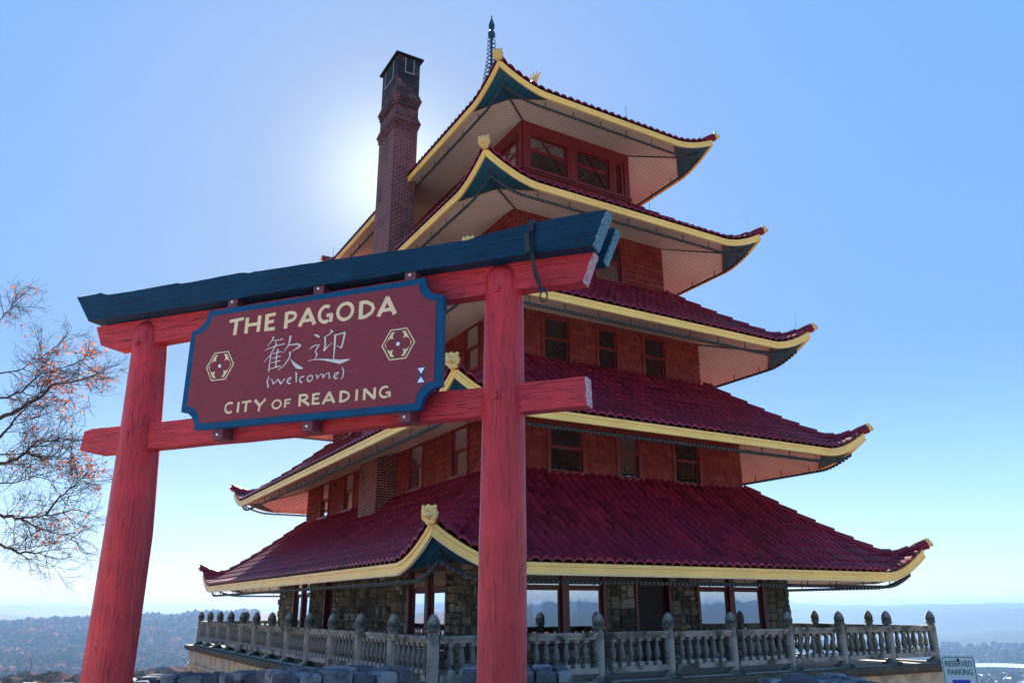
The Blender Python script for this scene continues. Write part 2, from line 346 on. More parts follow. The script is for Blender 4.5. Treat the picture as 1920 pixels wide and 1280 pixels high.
# ------------------------------------------------------------------ ground, hills, haze
def hfun(r, az):
    lp = [(0, 0), (40, 0), (90, -12), (250, -42), (700, -64), (1200, -82), (2000, -74), (2700, -56), (3500, -26), (4000, -50), (6000, -80), (8500, 5), (9800, 34), (11000, -20), (12500, -60)]
    rp = [(0, 0), (40, 0), (90, -20), (300, -80), (900, -165), (1800, -200), (3600, -205), (4300, -175), (5000, -118), (5600, -110), (6300, -150), (7300, -48), (8200, -70), (10000, 34), (10800, 50), (12500, -60)]
    hl = np.interp(r, *zip(*lp)); hr = np.interp(r, *zip(*rp))
    k = np.clip((az - math.radians(-3)) / math.radians(12), 0, 1); k = k * k * (3 - 2 * k)
    h = hl * (1 - k) + hr * k
    x = r * np.sin(az); y = r * np.cos(az)
    n = np.zeros_like(r)
    for i in range(14):
        wl = [5200, 3100, 2300, 1700, 1250, 900, 640, 430, 300, 210, 150, 110, 80, 60][i]; a = i * 2.399 + .7
        n += wl * .0052 * np.sin((x * math.cos(a) + y * math.sin(a)) * 2 * math.pi / wl + i * 1.7 + 1.3 * np.sin((x * math.sin(a) - y * math.cos(a)) * 2 * math.pi / (wl * 1.7)))
    hn = h + n * np.clip((r - 60) / 1500, 0, 1) * np.where((r > 1300) & (r < 4200), 1 - .75 * k, 1.0)
    fr = np.clip((np.radians(78) - np.abs(az)) / np.radians(20), 0, 1)
    dip = np.interp(r, [0, 9.5, 13, 20, 40, 90, 250], [0, 0, -1.6, -5, -12, -12, 0])
    back = np.interp(r, [0, 30, 110, 1500], [1, 1, 0, 0])
    return np.where(fr > 0, hn + dip * fr, hn * (1 - back)) * 1.0 + np.where((fr <= 0), 0, 0)
def polar(name, azs, rs, material):
    A, RR = np.meshgrid(azs, rs); H = hfun(RR, A)
    V = np.stack([RR * np.sin(A), RR * np.cos(A), H], -1).reshape(-1, 3)
    na = len(azs); f = []
    idx = np.arange((len(rs) - 1) * (na - 1)); i, j = np.divmod(idx, na - 1)
    f = np.stack([i * na + j, i * na + j + 1, (i + 1) * na + j + 1, (i + 1) * na + j], -1)
    mb = MB(); mb.v = V.tolist(); mb.f = f.tolist()
    return mb.build(name, material, smooth=True)
def ground_mat():
    mt, t, bs = mat('autumn_ground')
    g = N(t, 'ShaderNodeNewGeometry')
    n1 = noise(t, g.outputs['Position'], .012, 8, .7); n2 = noise(t, g.outputs['Position'], .07, 6, .7); n3 = noise(t, g.outputs['Position'], .0016, 4)
    c = mixc(t, ramp(t, n2, .35, .6), (.032, .030, .022), (.19, .075, .028))
    c = mixc(t, ramp(t, n1, .45, .62), c, (.10, .050, .030))
    c = mixc(t, ramp(t, n3, .5, .6), c, (.055, .060, .030))
    sx_ = N(t, 'ShaderNodeSeparateXYZ'); L(t, g.outputs['Position'], sx_.inputs[0])
    ex_ = N(t, 'ShaderNodeMapRange'); L(t, sx_.outputs['X'], ex_.inputs['Value']); ex_.inputs['From Min'].default_value = 300; ex_.inputs['From Max'].default_value = 1600
    c = mixc(t, ex_.outputs[0], c, mixc(t, ramp(t, n2, .4, .6), (.030, .042, .036), (.060, .065, .050)))
    sp = N(t, 'ShaderNodeVectorMath', operation='LENGTH'); L(t, g.outputs['Position'], sp.inputs[0])
    near = N(t, 'ShaderNodeMapRange'); L(t, sp.outputs['Value'], near.inputs['Value']); near.inputs['From Min'].default_value = 26; near.inputs['From Max'].default_value = 34
    n4 = noise(t, g.outputs['Position'], 9, 6)
    sy = N(t, 'ShaderNodeSeparateXYZ'); L(t, g.outputs['Position'], sy.inputs[0])
    fy = N(t, 'ShaderNodeMapRange'); L(t, sy.outputs['Y'], fy.inputs['Value']); fy.inputs['From Min'].default_value = 8.6; fy.inputs['From Max'].default_value = 9.4
    nm = N(t, 'ShaderNodeMath', operation='MAXIMUM'); L(t, near.outputs[0], nm.inputs[0]); L(t, fy.outputs[0], nm.inputs[1])
    c = mixc(t, nm.outputs[0], mixc(t, n4, (.46, .43, .39), (.58, .55, .50)), c)  # unseen pale ground round the camera, added to bounce light onto shaded fronts
    L(t, c, bs.inputs['Base Color']); bs.inputs['Roughness'].default_value = .95; bs.inputs['Specular IOR Level'].default_value = .1
    bump(t, bs, n2, 1, 4)
    return mt
rs = np.concatenate([[0.5], np.geomspace(6, 12600, 330)])
azs = np.concatenate([np.linspace(-math.pi, R(-38), 60), np.linspace(R(-37.7), R(37.7), 640), np.linspace(R(38), math.pi, 60)])
ground = tag(polar('ground', azs, rs, ground_mat()), kind='structure')

def leaf_mat(name, cols):
    mt, t, bs = mat(name)
    g = N(t, 'ShaderNodeNewGeometry')
    n = N(t, 'ShaderNodeValToRGB'); el = n.color_ramp.elements; n.color_ramp.interpolation = 'CONSTANT'
    el[0].color = (*cols[0], 1); el[1].color = (*cols[1], 1); el[1].position = 1 / len(cols)
    for i, c in enumerate(cols[2:]):
        q = el.new((i + 2) / len(cols)); q.color = (*c, 1)
    L(t, g.outputs['Random Per Island'], n.inputs[0]); n1 = noise(t, g.outputs['Position'], .45, 5)
    c = mixc(t, ramp(t, n1, .35, .65), n.outputs[0], tuple(x * .6 for x in (.12, .06, .03)))
    n2 = noise(t, g.outputs['Position'], .009, 4); c = mixc(t, ramp(t, n2, .54, .64), c, (.075, .055, .035))
    t.nodes.remove(bs); df = N(t, 'ShaderNodeBsdfDiffuse'); tl = N(t, 'ShaderNodeBsdfTranslucent'); mx = N(t, 'ShaderNodeMixShader'); mx.inputs[0].default_value = .45
    for k_ in (df, tl): L(t, c, k_.inputs[0])
    L(t, df.outputs[0], mx.inputs[1]); L(t, tl.outputs[0], mx.inputs[2]); L(t, mx.outputs[0], t.nodes['Material Output'].inputs[0])
    return mt
def ico():
    import bmesh
    bm = bmesh.new(); bmesh.ops.create_icosphere(bm, subdivisions=2, radius=1); v = np.array([x.co[:] for x in bm.verts]); f = [[x.index for x in q.verts] for q in bm.faces]; bm.free()
    bm = bmesh.new(); bmesh.ops.create_icosphere(bm, subdivisions=1, radius=1); v1 = np.array([x.co[:] for x in bm.verts]); f1 = [[x.index for x in q.verts] for q in bm.faces]; bm.free()
    return (v, np.array(f)), (v1, np.array(f1))
ICO2, ICO1 = ico()
def forest(name, a0, a1, r0, r1, n, label, cols):
    mb = MB(); V = []; F = []; o = 0
    rr = r0 * (r1 / r0) ** (rng.rand(n) ** .72); az = R(a0) + rng.rand(n) * R(a1 - a0); hh = hfun(rr, az)
    for r, a, h in zip(rr, az, hh):
        v, f = ICO2 if r < 1300 else ICO1
        s = (5.2 + rng.rand() * 5.5) * (1 + r / 7000)
        d = v * (1 + .10 * rng.randn(len(v), 1) + .16 * np.sin(v[:, :1] * 3 + rng.rand() * 6) * np.cos(v[:, 1:2] * 3.3 + rng.rand() * 6)) * np.array([s, s, s * (.85 + .4 * rng.rand())])
        d += np.array([r * math.sin(a), r * math.cos(a), h + s * .55])
        V.append(d); F.append(f + o); o += len(v)
    mb.v = np.concatenate(V).tolist(); mb.f = np.concatenate(F).tolist()
    return tag(mb.build(name, leaf_mat(name + '_leaves', cols)), label, 'forest', kind='stuff')
AUT = [(.62, .22, .09), (.30, .12, .06), (.14, .08, .05), (.70, .34, .13), (.20, .10, .06), (.46, .17, .10), (.16, .12, .06), (.26, .13, .08), (.10, .07, .05), (.12, .085, .055)]
forest('forest', -44, -17, 260, 3600, 13000, 'hazy orange and brown autumn forest on the hillside left of the gateway', AUT)
forest('forest', 10, 48, 1500, 4600, 7000, 'blue hazed woodland on the valley floor behind the parking sign', [(.06, .07, .04), (.10, .07, .04), (.05, .06, .04), (.16, .09, .05), (.08, .08, .05)])

def city():
    mw = simple('pale_warehouse', (.7, .7, .68), .5, var=.08, scale=.05); mr = simple('grey_roof', (.75, .76, .78), .35, .2, var=.1, scale=.05)
    spots = [(30.3, 2550, 70, 40), (31.1, 2700, 190, 60), (32.2, 2350, 120, 45), (30.0, 2950, 60, 30), (31.9, 2900, 150, 50), (29.4, 2500, 50, 26), (32.6, 2750, 80, 40), (30.7, 2250, 90, 36), (31.4, 2450, 60, 30), (29.8, 2300, 46, 22), (32.4, 3150, 120, 40), (31.0, 3050, 90, 34), (28.9, 2750, 44, 24), (32.8, 2500, 60, 34)]
    for i, (a, r, wd, dp) in enumerate(spots):
        x, y = r * math.sin(R(a)), r * math.cos(R(a)); z = float(hfun(np.array([float(r)]), np.array([R(a)]))[0])
        e_ = empty('warehouse', (x, y, z - 2), R(-a + random.uniform(-8, 8)))
        b = MB(); b.box(-wd / 2, wd / 2, -dp / 2, dp / 2, 0, 11); b.build('wall', mw, e_)
        q = MB(); q.slab([(-dp / 2 - 1, 11), (0, 15), (dp / 2 + 1, 11), (dp / 2 + 1, 11.6), (0, 15.7), (-dp / 2 - 1, 11.6)], -wd / 2 - 1, wd / 2 + 1); ro = q.build('roof', mr, e_); ro.rotation_euler = (0, 0, R(90))
        tag(e_, 'tiny pale hazed building in the far valley town behind the parking sign', 'building', 'far pale buildings in the valley town')
    mb = MB(); pts = [(2950 + 25 * math.sin(k * .8), R(24 + k * .6)) for k in range(22)]
    vs = []; fs = []
    for r, a in pts:
        for rr in (r, r + 70):
            vs.append((rr * math.sin(a), rr * math.cos(a), -172 + (rr - r) * .1))
    for k in range(len(pts) - 1): fs.append((2 * k, 2 * k + 1, 2 * k + 3, 2 * k + 2))
    mb.add(vs, fs); tag(mb.build('river', simple('pale_river_water', (.5, .55, .6), .12, var=.05, scale=.01)), kind='structure')
city()
hz = MB(); hz.box(-13200, 13200, -13200, 13200, -330, 78)
mt, t, bs = mat('haze_air'); t.nodes.remove(bs)
pv = N(t, 'ShaderNodeVolumePrincipled'); pv.inputs['Density'].default_value = .00011; pv.inputs['Color'].default_value = (.19, .345, .60, 1); pv.inputs['Anisotropy'].default_value = .35
L(t, pv.outputs[0], t.nodes['Material Output'].inputs['Volume'])
haze = tag(hz.build('haze', mt), kind='stuff')

# ------------------------------------------------------------------ pagoda
S = 1.16; TH = R(30.338); CX, CY = -.65357 * S, 22 * S; ZF = .365
U = Vector((math.cos(TH), math.sin(TH), 0)); V_ = Vector((-math.sin(TH), math.cos(TH), 0)); C0 = Vector((CX, CY, 0))
def W(x, y, z=0): return C0 + U * x + V_ * y + Vector((0, 0, z + ZF))
pag = empty('pagoda', (CX, CY, ZF), TH)
tag(pag, 'five tiered red pagoda with maroon tile roofs, cream gold eaves and stone ground floor', 'pagoda')
TA = [6.607, 5.926, 5.245, 4.529, 3.740]; TB = [10.145, 9.472, 8.715, 8.023, 7.272]
TZ = [2.60, 5.537, 8.432, 11.509, 14.814]
RISE = [.62, .58, .56, .53, .50]; LU = 1.5; PU = 1.7; FH = [.18, .172, .168, .165, .158]
WA = [4.28, 3.698, 3.115, 2.542, 1.889]; WB = [7.86, 7.216, 6.576, 5.972, 5.387]
WZ = [0, 4.160, 7.033, 9.882, 12.894]
def lift(i, x, y):
    t1 = max(0, TA[i] - abs(x)); t2 = max(0, TB[i] - abs(y)); lam = max(0, 1 - (t1 + t2) / LU); return RISE[i] * lam ** PU
def zflat(i): return TZ[i] - RISE[i]
def soff_z(i, x, y):
    d = min(TA[i] - abs(x), TB[i] - abs(y)); return zflat(i) - FH[i] + .02 + .28 * d + lift(i, x, y)
SIDES = {'front': lambda a, b: (lambda s, n, z: (s, -b - n, z)), 'back': lambda a, b: (lambda s, n, z: (s, b + n, z)),
         'left': lambda a, b: (lambda s, n, z: (-a - n, s, z)), 'right': lambda a, b: (lambda s, n, z: (a + n, s, z))}
def half(side, a, b): return a if side in ('front', 'back') else b

def roof_profile(i):
    zt = (WZ[i + 1] + .02) if i < 4 else 17.1
    D = (TA[i] - WA[i + 1]) if i < 4 else TA[4]
    z0 = zflat(i) + .03
    return D, z0, zt - z0
def roof_z(i, x, y):
    D, z0, H = roof_profile(i); d = min(TA[i] - abs(x), TB[i] - abs(y)); q = max(0, d) / D
    return z0 + H * (.76 * q + .24 * q * q) + lift(i, x, y)
def build_roof(i):
    D, z0, H = roof_profile(i); mb = MB(); att = []
    pitch = .232; CL = .36; nc = int(math.ceil(D * 1.22 / CL))
    dj = [D * k / nc for k in range(nc + 1)]
    for side in ('front', 'left', 'right', 'back'):
        P = SIDES[side](TA[i], TB[i]); hl = half(side, TA[i], TB[i]); Dm = D
        ncol = int(round(2 * hl / pitch)); per = 8 if side in ('front', 'left') else 4; ns = ncol * per
        # rows: (d, lip)
        rows = [(-.07, -.05), (-.07, 1)]
        for k in range(nc):
            d0 = dj[k] if k else -.07
            if k: rows.append((d0, 0)); rows.append((d0 - .012, 1))
            if k == 0: rows.append((dj[1] * .5, .5))
            else: rows.append(((dj[k] + dj[k + 1]) / 2, .5))
        rows.append((D, 0)); rows.sort(key=lambda q: 0)
        grid = []
        jit = {}
        for a in range(ns + 1):
            s = -hl + 2 * hl * a / ns; ph = (a / per) % 1.0; col = int(a / per - 1e-6)
            wv = abs(math.sin(math.pi * ph)) ** .7 * .082
            line = []
            dmax = min(D, hl - abs(s))
            for rix, (d, lip) in enumerate(rows):
                dd = min(d, max(dmax, -.07))
                x, y, _ = P(s, -dd, 0)
                q = max(0, dd) / D
                z = z0 + H * (.76 * q + .24 * q * q) + lift(i, x, y)
                key = (col, rix // 3); j = jit.setdefault(key, random.uniform(-.003, .004))
                if rix == 0: z += wv * .8 - .02
                else: z += wv * (.85 + .15 * lip) + lip * .020 + j
                line.append(P(s, -dd, z))
            grid.append((line, dmax))
        o = len(mb.v); nr = len(rows)
        for line, _ in grid: mb.v += line
        for a in range(ns):
            dm = max(grid[a][1], grid[a + 1][1])
            for b in range(nr - 1):
                if rows[b][0] >= dm + 1e-6 and b > 1: continue
                mb.f.append((o + a * nr + b, o + (a + 1) * nr + b, o + (a + 1) * nr + b + 1, o + a * nr + b + 1))
                mb.m.append(0)
                random_key = (a // per) * 73 + (b // 3) * 1291 + i * 7 + hash(side) % 1
                att.append(((math.sin(random_key * 12.9898) * 43758.5453) % 1.0))
    roof = mb.build('roof', M['tile'], pag, attr=att)
    # fascia
    fm = MB(); prof = [(-.03, .015), (.035, .015), (.035, -.045), (.012, -.055), (.012, -.80), (.030, -.82), (.030, -1.0), (-.03, -1.0)]
    dm_ = MB()
    for side in SIDES:
        P = SIDES[side](TA[i], TB[i]); hl = half(side, TA[i], TB[i])
        ss = sorted(set([round(x, 4) for x in list(np.linspace(-hl, -hl + LU, 15)) + list(np.linspace(-hl + LU, hl - LU, 9)) + list(np.linspace(hl - LU, hl, 15))]))
        for bi, MBx in ((0, fm), (1, dm_)):
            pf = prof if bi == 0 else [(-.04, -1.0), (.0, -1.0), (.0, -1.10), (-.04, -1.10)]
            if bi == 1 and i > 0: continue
            rowsv = []
            for s in ss:
                x, y, _ = P(s, 0, 0); z = zflat(i) + lift(i, x, y)
                ds = .01; x2, y2, _ = P(s - math.copysign(ds, s), 0, 0); sl = (lift(i, x, y) - lift(i, x2, y2)) / ds
                th = math.sqrt(1 + sl * sl)
                rowsv.append([P(s * (hl + o_) / hl, o_, z + (p_ if p_ > -.1 and bi == 0 and p_ > 0 else p_ * FH[i] * th if abs(p_) > .06 else p_ * th)) for o_, p_ in pf])
            n = len(pf); o = len(MBx.v)
            for r_ in rowsv: MBx.v += r_
            for a in range(len(rowsv) - 1):
                for k in range(n):
                    k2 = (k + 1) % n; MBx.f.append((o + a * n + k, o + a * n + k2, o + (a + 1) * n + k2, o + (a + 1) * n + k)); MBx.m.append(0)
    fm.build('fascia', M['gold'], roof)
    if i == 0: dm_.build('sky_gap_strip', M['painted_sky_gap'], roof)  # white colour stands in for bright sky showing through an eave gap
    # soffit
    A, B = TA[i], TB[i]; iw = i; wa, wb = WA[iw] - .08, WB[iw] - .08
    for key, mname in (('x', 'soffit_x'), ('y', 'soffit_y')):
        sm = MB()
        for sg in (-1, 1):
            if key == 'y': pts = [(-A + LU, sg * B), (A - LU, sg * B), (A - LU / 2, sg * (B - LU / 2)), (wa, sg * wb), (-wa, sg * wb), (-A + LU / 2, sg * (B - LU / 2))]
            else: pts = [(sg * A, -B + LU), (sg * A, B - LU), (sg * (A - LU / 2), B - LU / 2), (sg * wa, wb), (sg * wa, -wb), (sg * (A - LU / 2), -B + LU / 2)]
            sm = MB(); sm.add([(x, y, soff_z(i, x, y)) for x, y in pts], [tuple(range(6))])
            sm.build('soffit', M[mname], roof)
    for sx in (-1, 1):
        for sy in (-1, 1):
            cm_ = MB(); n = 10
            for tri in (((A, B), (A - LU, B), (A - LU / 2, B - LU / 2)), ((A, B), (A - LU / 2, B - LU / 2), (A, B - LU))):
                o = len(cm_.v); ix = {}
                for a in range(n + 1):
                    for b in range(n + 1 - a):
                        c_ = n - a - b; x = (tri[0][0] * a + tri[1][0] * b + tri[2][0] * c_) / n; y = (tri[0][1] * a + tri[1][1] * b + tri[2][1] * c_) / n
                        ix[a, b] = len(cm_.v); cm_.v.append((sx * x, sy * y, soff_z(i, x, y)))
                for a in range(n):
                    for b in range(n - a):
                        cm_.f.append((ix[a, b], ix[a + 1, b], ix[a, b + 1])); cm_.m.append(0)
                        if a + b < n - 1: cm_.f.append((ix[a + 1, b], ix[a + 1, b + 1], ix[a, b + 1])); cm_.m.append(0)
            # dark cover strips along the seam and the hip
            cm_.build('corner_soffit', M['soffit_blue'], roof)
            hb = MB(); pts = []
            for k in range(13):
                t_ = .25 + (A - wa - .25) * k / 12; x, y = A - t_, B - t_; pts.append((sx * x, sy * y, soff_z(i, x, y) - .02))
            hb.tube(pts, .022, 5)
            q1 = (sx * (A - LU), sy * (B - .03), soff_z(i, A - LU, B - .03) - .012); q2 = (sx * (A - LU / 2), sy * (B - LU / 2), soff_z(i, A - LU / 2, B - LU / 2) - .012); q3 = (sx * (A - .03), sy * (B - LU), soff_z(i, A - .03, B - LU) - .012)
            hb.bar(q1, q2, .05, .025); hb.bar(q2, q3, .05, .025)
            hb.build('hip_rod', M['rail'], roof)
    # lamp rail hung below the eave
    rm = MB()
    for side in SIDES:
        P = SIDES[side](TA[i], TB[i]); hl = half(side, TA[i], TB[i]); ins = .26
        m_ = int(2 * hl / .11); pts = []
        for k in range(m_ + 1):
            s = (-(hl - ins)) + 2 * (hl - ins) * k / m_; x, y, _ = P(s, -ins, 0); z = soff_z(i, x, y) - (.20 if i == 0 else .17)
            pts.append(Vector(P(s, -ins, z)))
        rm.tube(pts[::2] + ([pts[-1]] if m_ % 2 else []), .022, 5)
        for k, p in enumerate(pts[:-1]):
            q = pts[k + 1]; d = (q - p).normalized(); c_ = p.lerp(q, .5); c_ = c_ - Vector((0, 0, .028)); rm.bar(c_ - d * .03, c_ + d * .03, .05, .045)
            if k % 9 == 4:
                x, y = p.x, p.y; rm.bar(p, (x, y, soff_z(i, x, y)), .018); 
    rm.build('lamp_rail', M['rail'], roof)
    # hip tiles
    for sx in (-1, 1):
        for sy in (-1, 1):
            hm = MB(); t_ = -.05; 
            while t_ < D - .05:
                t2 = min(t_ + .30, D); pts = []
                for f_ in (0, .5, 1):
                    tt = t_ + (t2 - t_) * f_ - .03 * (1 - f_); x, y = A - max(tt, -.08), B - max(tt, -.08); tq = max(tt, 0)
                    pts.append((sx * x, sy * y, roof_z(i, A - tq, B - tq) + .035 + .03 * (1 - f_)))
                hm.tube(pts, [.125, .115, .10], 10); t_ = t2
            hm.build('hip_ridge', M['tile'], roof, attr=[.3 + .4 * random.random() for _ in hm.f])
    if i == 4:
        hm = MB(); yr = TB[4] - TA[4]; y = -yr
        while y < yr:
            hm.tube([(0, y, 17.14), (0, y + .32, 17.12)], [.14, .12], 10); y += .3
        hm.bar((0, -yr, 17.02), (0, yr, 17.02), .22, .26)
        hm.build('ridge', M['tile'], roof, attr=[.3 + .4 * random.random() for _ in hm.f])
    # lion heads at the corners and thin lightning rods
    for sx in (-1, 1):
        for sy in (-1, 1):
            h = lion.copy(); COL.objects.link(h); h.parent = roof; h.scale = (1,) * 3 if (sx, sy) == (-1, -1) else (.8,) * 3
            h.location = (sx * (A + .085), sy * (B + .085), TZ[i] + .105); h.rotation_euler = (R(12 if 0 else 0), 0, math.atan2(sy, sx) + math.pi / 2)
    if i in (2, 3, 4):
        lr = MB()
        pts = [(A - .25, -B + .2), (0.6, -B + .2), (-A + .2, B - .3), (A - .6, B - .6), (-A + .4, -B + .4)]
        for x, y in pts:
            z = roof_z(i, x, y); lr.tube([(x, y, z), (x, y, z + .62)], [.010, .005], 4)
        lr.build('lightning_rod', M['iron'], roof)
    return roof

def make_lion():
    mb = MB()
    # mane: scalloped shield facing -Y
    n = 28; prof = []
    for k in range(n):
        t_ = 2 * math.pi * k / n; r_ = .135 * (1 + .09 * math.cos(7 * t_)) * (1.0 + .16 * abs(math.cos(t_)) ** 3 * (1 if math.sin(t_) > 0 else 0))
        prof.append((r_ * math.cos(t_) * .92, r_ * math.sin(t_) * 1.12 - (.02 if math.sin(t_) < 0 else 0)))
    mb.slab(prof, -.03, .05)
    mb.slab([(x * .86, z * .86) for x, z in prof], -.055, -.03)
    def ell(c, r, n1=10, n2=7):
        o = len(mb.v)
        for a in range(n2 + 1):
            ph = math.pi * a / n2
            for b in range(n1):
                th_ = 2 * math.pi * b / n1; mb.v.append((c[0] + r[0] * math.sin(ph) * math.cos(th_), c[1] + r[1] * math.sin(ph) * math.sin(th_), c[2] + r[2] * math.cos(ph)))
        for a in range(n2):
            for b in range(n1):
                b2 = (b + 1) % n1; mb.f.append((o + a * n1 + b, o + a * n1 + b2, o + (a + 1) * n1 + b2, o + (a + 1) * n1 + b)); mb.m.append(0)
    ell((0, -.06, .0), (.085, .06, .10)); ell((0, -.13, -.035), (.045, .05, .032)); ell((0, -.12, -.08), (.032, .035, .018))
    ell((0, -.15, -.012), (.018, .03, .014)); ell((0, -.11, .03), (.014, .035, .045))
    for s_ in (-1, 1):
        ell((s_ * .04, -.115, .028), (.014, .012, .011)); ell((s_ * .042, -.11, .052), (.03, .018, .012)); ell((s_ * .10, -.03, .115), (.035, .03, .035))
        ell((s_ * .105, -.04, -.05), (.022, .03, .06)); ell((s_ * .03, -.135, -.045), (.022, .03, .02))
    o = mb.build('lion_head', M['lion'], None, smooth=False)
    return o
lion = make_lion()
roofs = [build_roof(i) for i in range(5)]
bpy.data.objects.remove(lion)

# shachihoko fish on the ridge of the top roof
def fish(yy, sg, parent):
    mb = MB(); pts = []; rad = []
    for k in range(12):
        t_ = k / 11; pts.append((0, yy - sg * (.30 - .62 * t_ * (1 - .5 * t_)), 17.22 + .05 + .95 * t_ ** 1.5)); rad.append(.17 * (1 - t_) ** .7 + .035)
    mb.tube(pts, rad, 10)
    e_ = Vector(pts[-1])
    for k in range(6):
        a = -1.0 + 2.0 * k / 5; tip = e_ + Vector((.10 * math.sin(a * 2), sg * -.28 * math.sin(a), .34 + .08 * math.cos(a * 3))); mb.tube([e_ - Vector((0, 0, .1)), e_.lerp(tip, .5) + Vector((0, sg * .03, 0)), tip], [.03, .045, .006], 5)
    for s_ in (-1, 1):
        mb.tube([(s_ * .1, yy - sg * .15, 17.35), (s_ * .25, yy - sg * .2, 17.5), (s_ * .3, yy - sg * .1, 17.7)], [.03, .04, .006], 5)
    return mb.build('fish_ornament', M['lion'], parent)
fish(-3.15, 1, roofs[4]); fish(3.15, -1, roofs[4])

# walls with openings --------------------------------------------------
def solids(hl, z0, z1, ops):
    xs = sorted(set([-hl, hl] + [o_[0] for o_ in ops] + [o_[1] for o_ in ops])); res = []
    for a, b in zip(xs, xs[1:]):
        c_ = (a + b) / 2; segs = [(z0, z1)]
        for o_ in ops:
            if o_[0] < c_ < o_[1]:
                ns = []
                for p, q in segs:
                    if o_[2] > p: ns.append((p, min(q, o_[2])))
                    if o_[3] < q: ns.append((max(p, o_[3]), q))
                segs = ns
        for p, q in segs:
            if q - p > .01: res.append([a, b, p, q])
    # merge horizontally same spans
    out_ = []
    for r_ in res:
        for q in out_:
            if abs(q[1] - r_[0]) < 1e-6 and q[2] == r_[2] and q[3] == r_[3]: q[1] = r_[1]; break
        else: out_.append(r_)
    return out_
def rubble(mb, P, a, b, p, q):
    rects = [(a, b, p, q)]; fin = []
    while rects:
        x0, x1, y0, y1 = rects.pop(); wd, ht = x1 - x0, y1 - y0
        mw, mh = random.uniform(.17, .42), random.uniform(.14, .30)
        if wd > mw * 1.25 and (wd / mw > ht / mh):
            c_ = x0 + wd * random.uniform(.35, .65); rects += [(x0, c_, y0, y1), (c_, x1, y0, y1)]
        elif ht > mh * 1.25:
            c_ = y0 + ht * random.uniform(.35, .65); rects += [(x0, x1, y0, c_), (x0, x1, c_, y1)]
        else: fin.append((x0, x1, y0, y1))
    for x0, x1, y0, y1 in fin:
        g = .012; pr = random.uniform(.025, .075); j = lambda s_: random.uniform(-s_, s_)
        base = [(x0 + g, y0 + g), (x1 - g, y0 + g), (x1 - g, y1 - g), (x0 + g, y1 - g)]
        cx_, cy_ = (x0 + x1) / 2, (y0 + y1) / 2; k = .035
        mid = [(x + math.copysign(.004, cx_ - x) + j(.014), y + math.copysign(.004, cy_ - y) + j(.014)) for x, y in base]
        top = [(x + math.copysign(min(k, abs(cx_ - x) * .4), cx_ - x) + j(.020), y + math.copysign(min(k, abs(cy_ - y) * .4), cy_ - y) + j(.020)) for x, y in base]
        vs = [P(x, 0, z) for x, z in base] + [P(x, pr * .6 + j(.006), z) for x, z in mid] + [P(x, pr + j(.015), z) for x, z in top] + [P(cx_, pr + .015, cy_)]
        fs = []
        for l in (0, 4):
            for c_ in range(4): d_ = (c_ + 1) % 4; fs.append((l + c_, l + d_, l + 4 + d_, l + 4 + c_))
        for c_ in range(4): fs.append((8 + c_, 8 + (c_ + 1) % 4, 12))
        mb.add(vs, fs, 0)
def shingles(mb, P, a, b, p, q, z00):
    ch = .165; k0 = int(math.floor((p - z00) / ch)); k = k0
    while z00 + k * ch < q - 1e-4:
        zb, zt = max(p, z00 + k * ch), min(q, z00 + (k + 1) * ch)
        if zt - zb > .02:
            x = a - (random.uniform(0, .2) if 0 else 0); first = True
            while x < b - 1e-4:
                x1 = min(b, x + random.uniform(.17, .36));
                if b - x1 < .06: x1 = b
                n0 = .046 + random.uniform(-.006, .008); n1 = .010; jz = random.uniform(0, .006)
                g = .005
                vs = [P(x + g, n0, zb - (.006 - jz)), P(x1 - g, n0, zb - (.006 - jz)), P(x1 - g, n1, zt), P(x + g, n1, zt), P(x + g, 0, zb), P(x1 - g, 0, zb)]
                mb.add(vs, [(0, 1, 2, 3), (4, 5, 1, 0), (0, 3, 4), (1, 5, 2)], 0); x = x1
        k += 1
OPS = {}
OPS[0] = {'front': [(-3.45, -1.5, .62, 2.06), (-.61, .42, 0, 2.12), (1.27, 3.32, .62, 2.06)],
          'left': [(4.0, 5.8, .62, 2.06), (1.6, 2.55, 0, 2.12), (-6.0, -4.0, .3, 2.06)],
          'right': [(-7.0, -4.6, .62, 2.06), (-3.4, -1.4, .62, 2.06), (.2, 2.2, .62, 2.06), (3.4, 5.6, .62, 2.06)],
          'back': [(-3.3, -1.4, .62, 2.06), (-.4, 3.3, .62, 2.06)]}
OPS[1] = {'front': [(-2.35, -1.45, 4.2, 5.3), (-.38, .22, 4.2, 5.3), (1.4, 2.2, 4.2, 5.3)],
          'left': [(-5.75, -4.95, 4.25, 5.4), (-3.15, -2.3, 4.25, 5.4), (2.2, 3.05, 4.25, 5.4), (4.7, 5.55, 4.25, 5.4)]}
OPS[2] = {'front': [(-2.05, -1.3, 7.08, 8.2), (-.38, .2, 7.08, 8.2), (1.15, 1.85, 7.08, 8.2)],
          'left': [(-5.15, -4.4, 7.1, 8.3), (-3.0, -2.2, 7.1, 8.3), (2.0, 2.8, 7.1, 8.3), (4.4, 5.15, 7.1, 8.3)]}
OPS[3] = {'front': [(-1.05, -.25, 9.95, 11.1), (.15, .98, 9.95, 11.1)],
          'left': [(-4.4, -3.6, 9.95, 11.1), (-2.4, -1.7, 9.95, 11.1), (1.2, 2.0, 9.95, 11.1), (3.4, 4.2, 9.95, 11.1)]}
OPS[4] = {'front': [(-1.66, -.38, 13.2, 14.28), (-.02, 1.18, 13.2, 14.28), (1.42, 1.62, 13.2, 14.28)],
          'left': [(-5.05, -3.7, 13.2, 14.28), (-3.3, -2.0, 13.2, 14.28), (1.2, 2.6, 13.2, 14.28), (3.2, 4.8, 13.2, 14.28)]}
for i in range(1, 5):
    OPS[i]['back'] = [(-b, -a, c_, d_) for a, b, c_, d_ in OPS[i]['front']]; OPS[i]['right'] = OPS[i]['left']

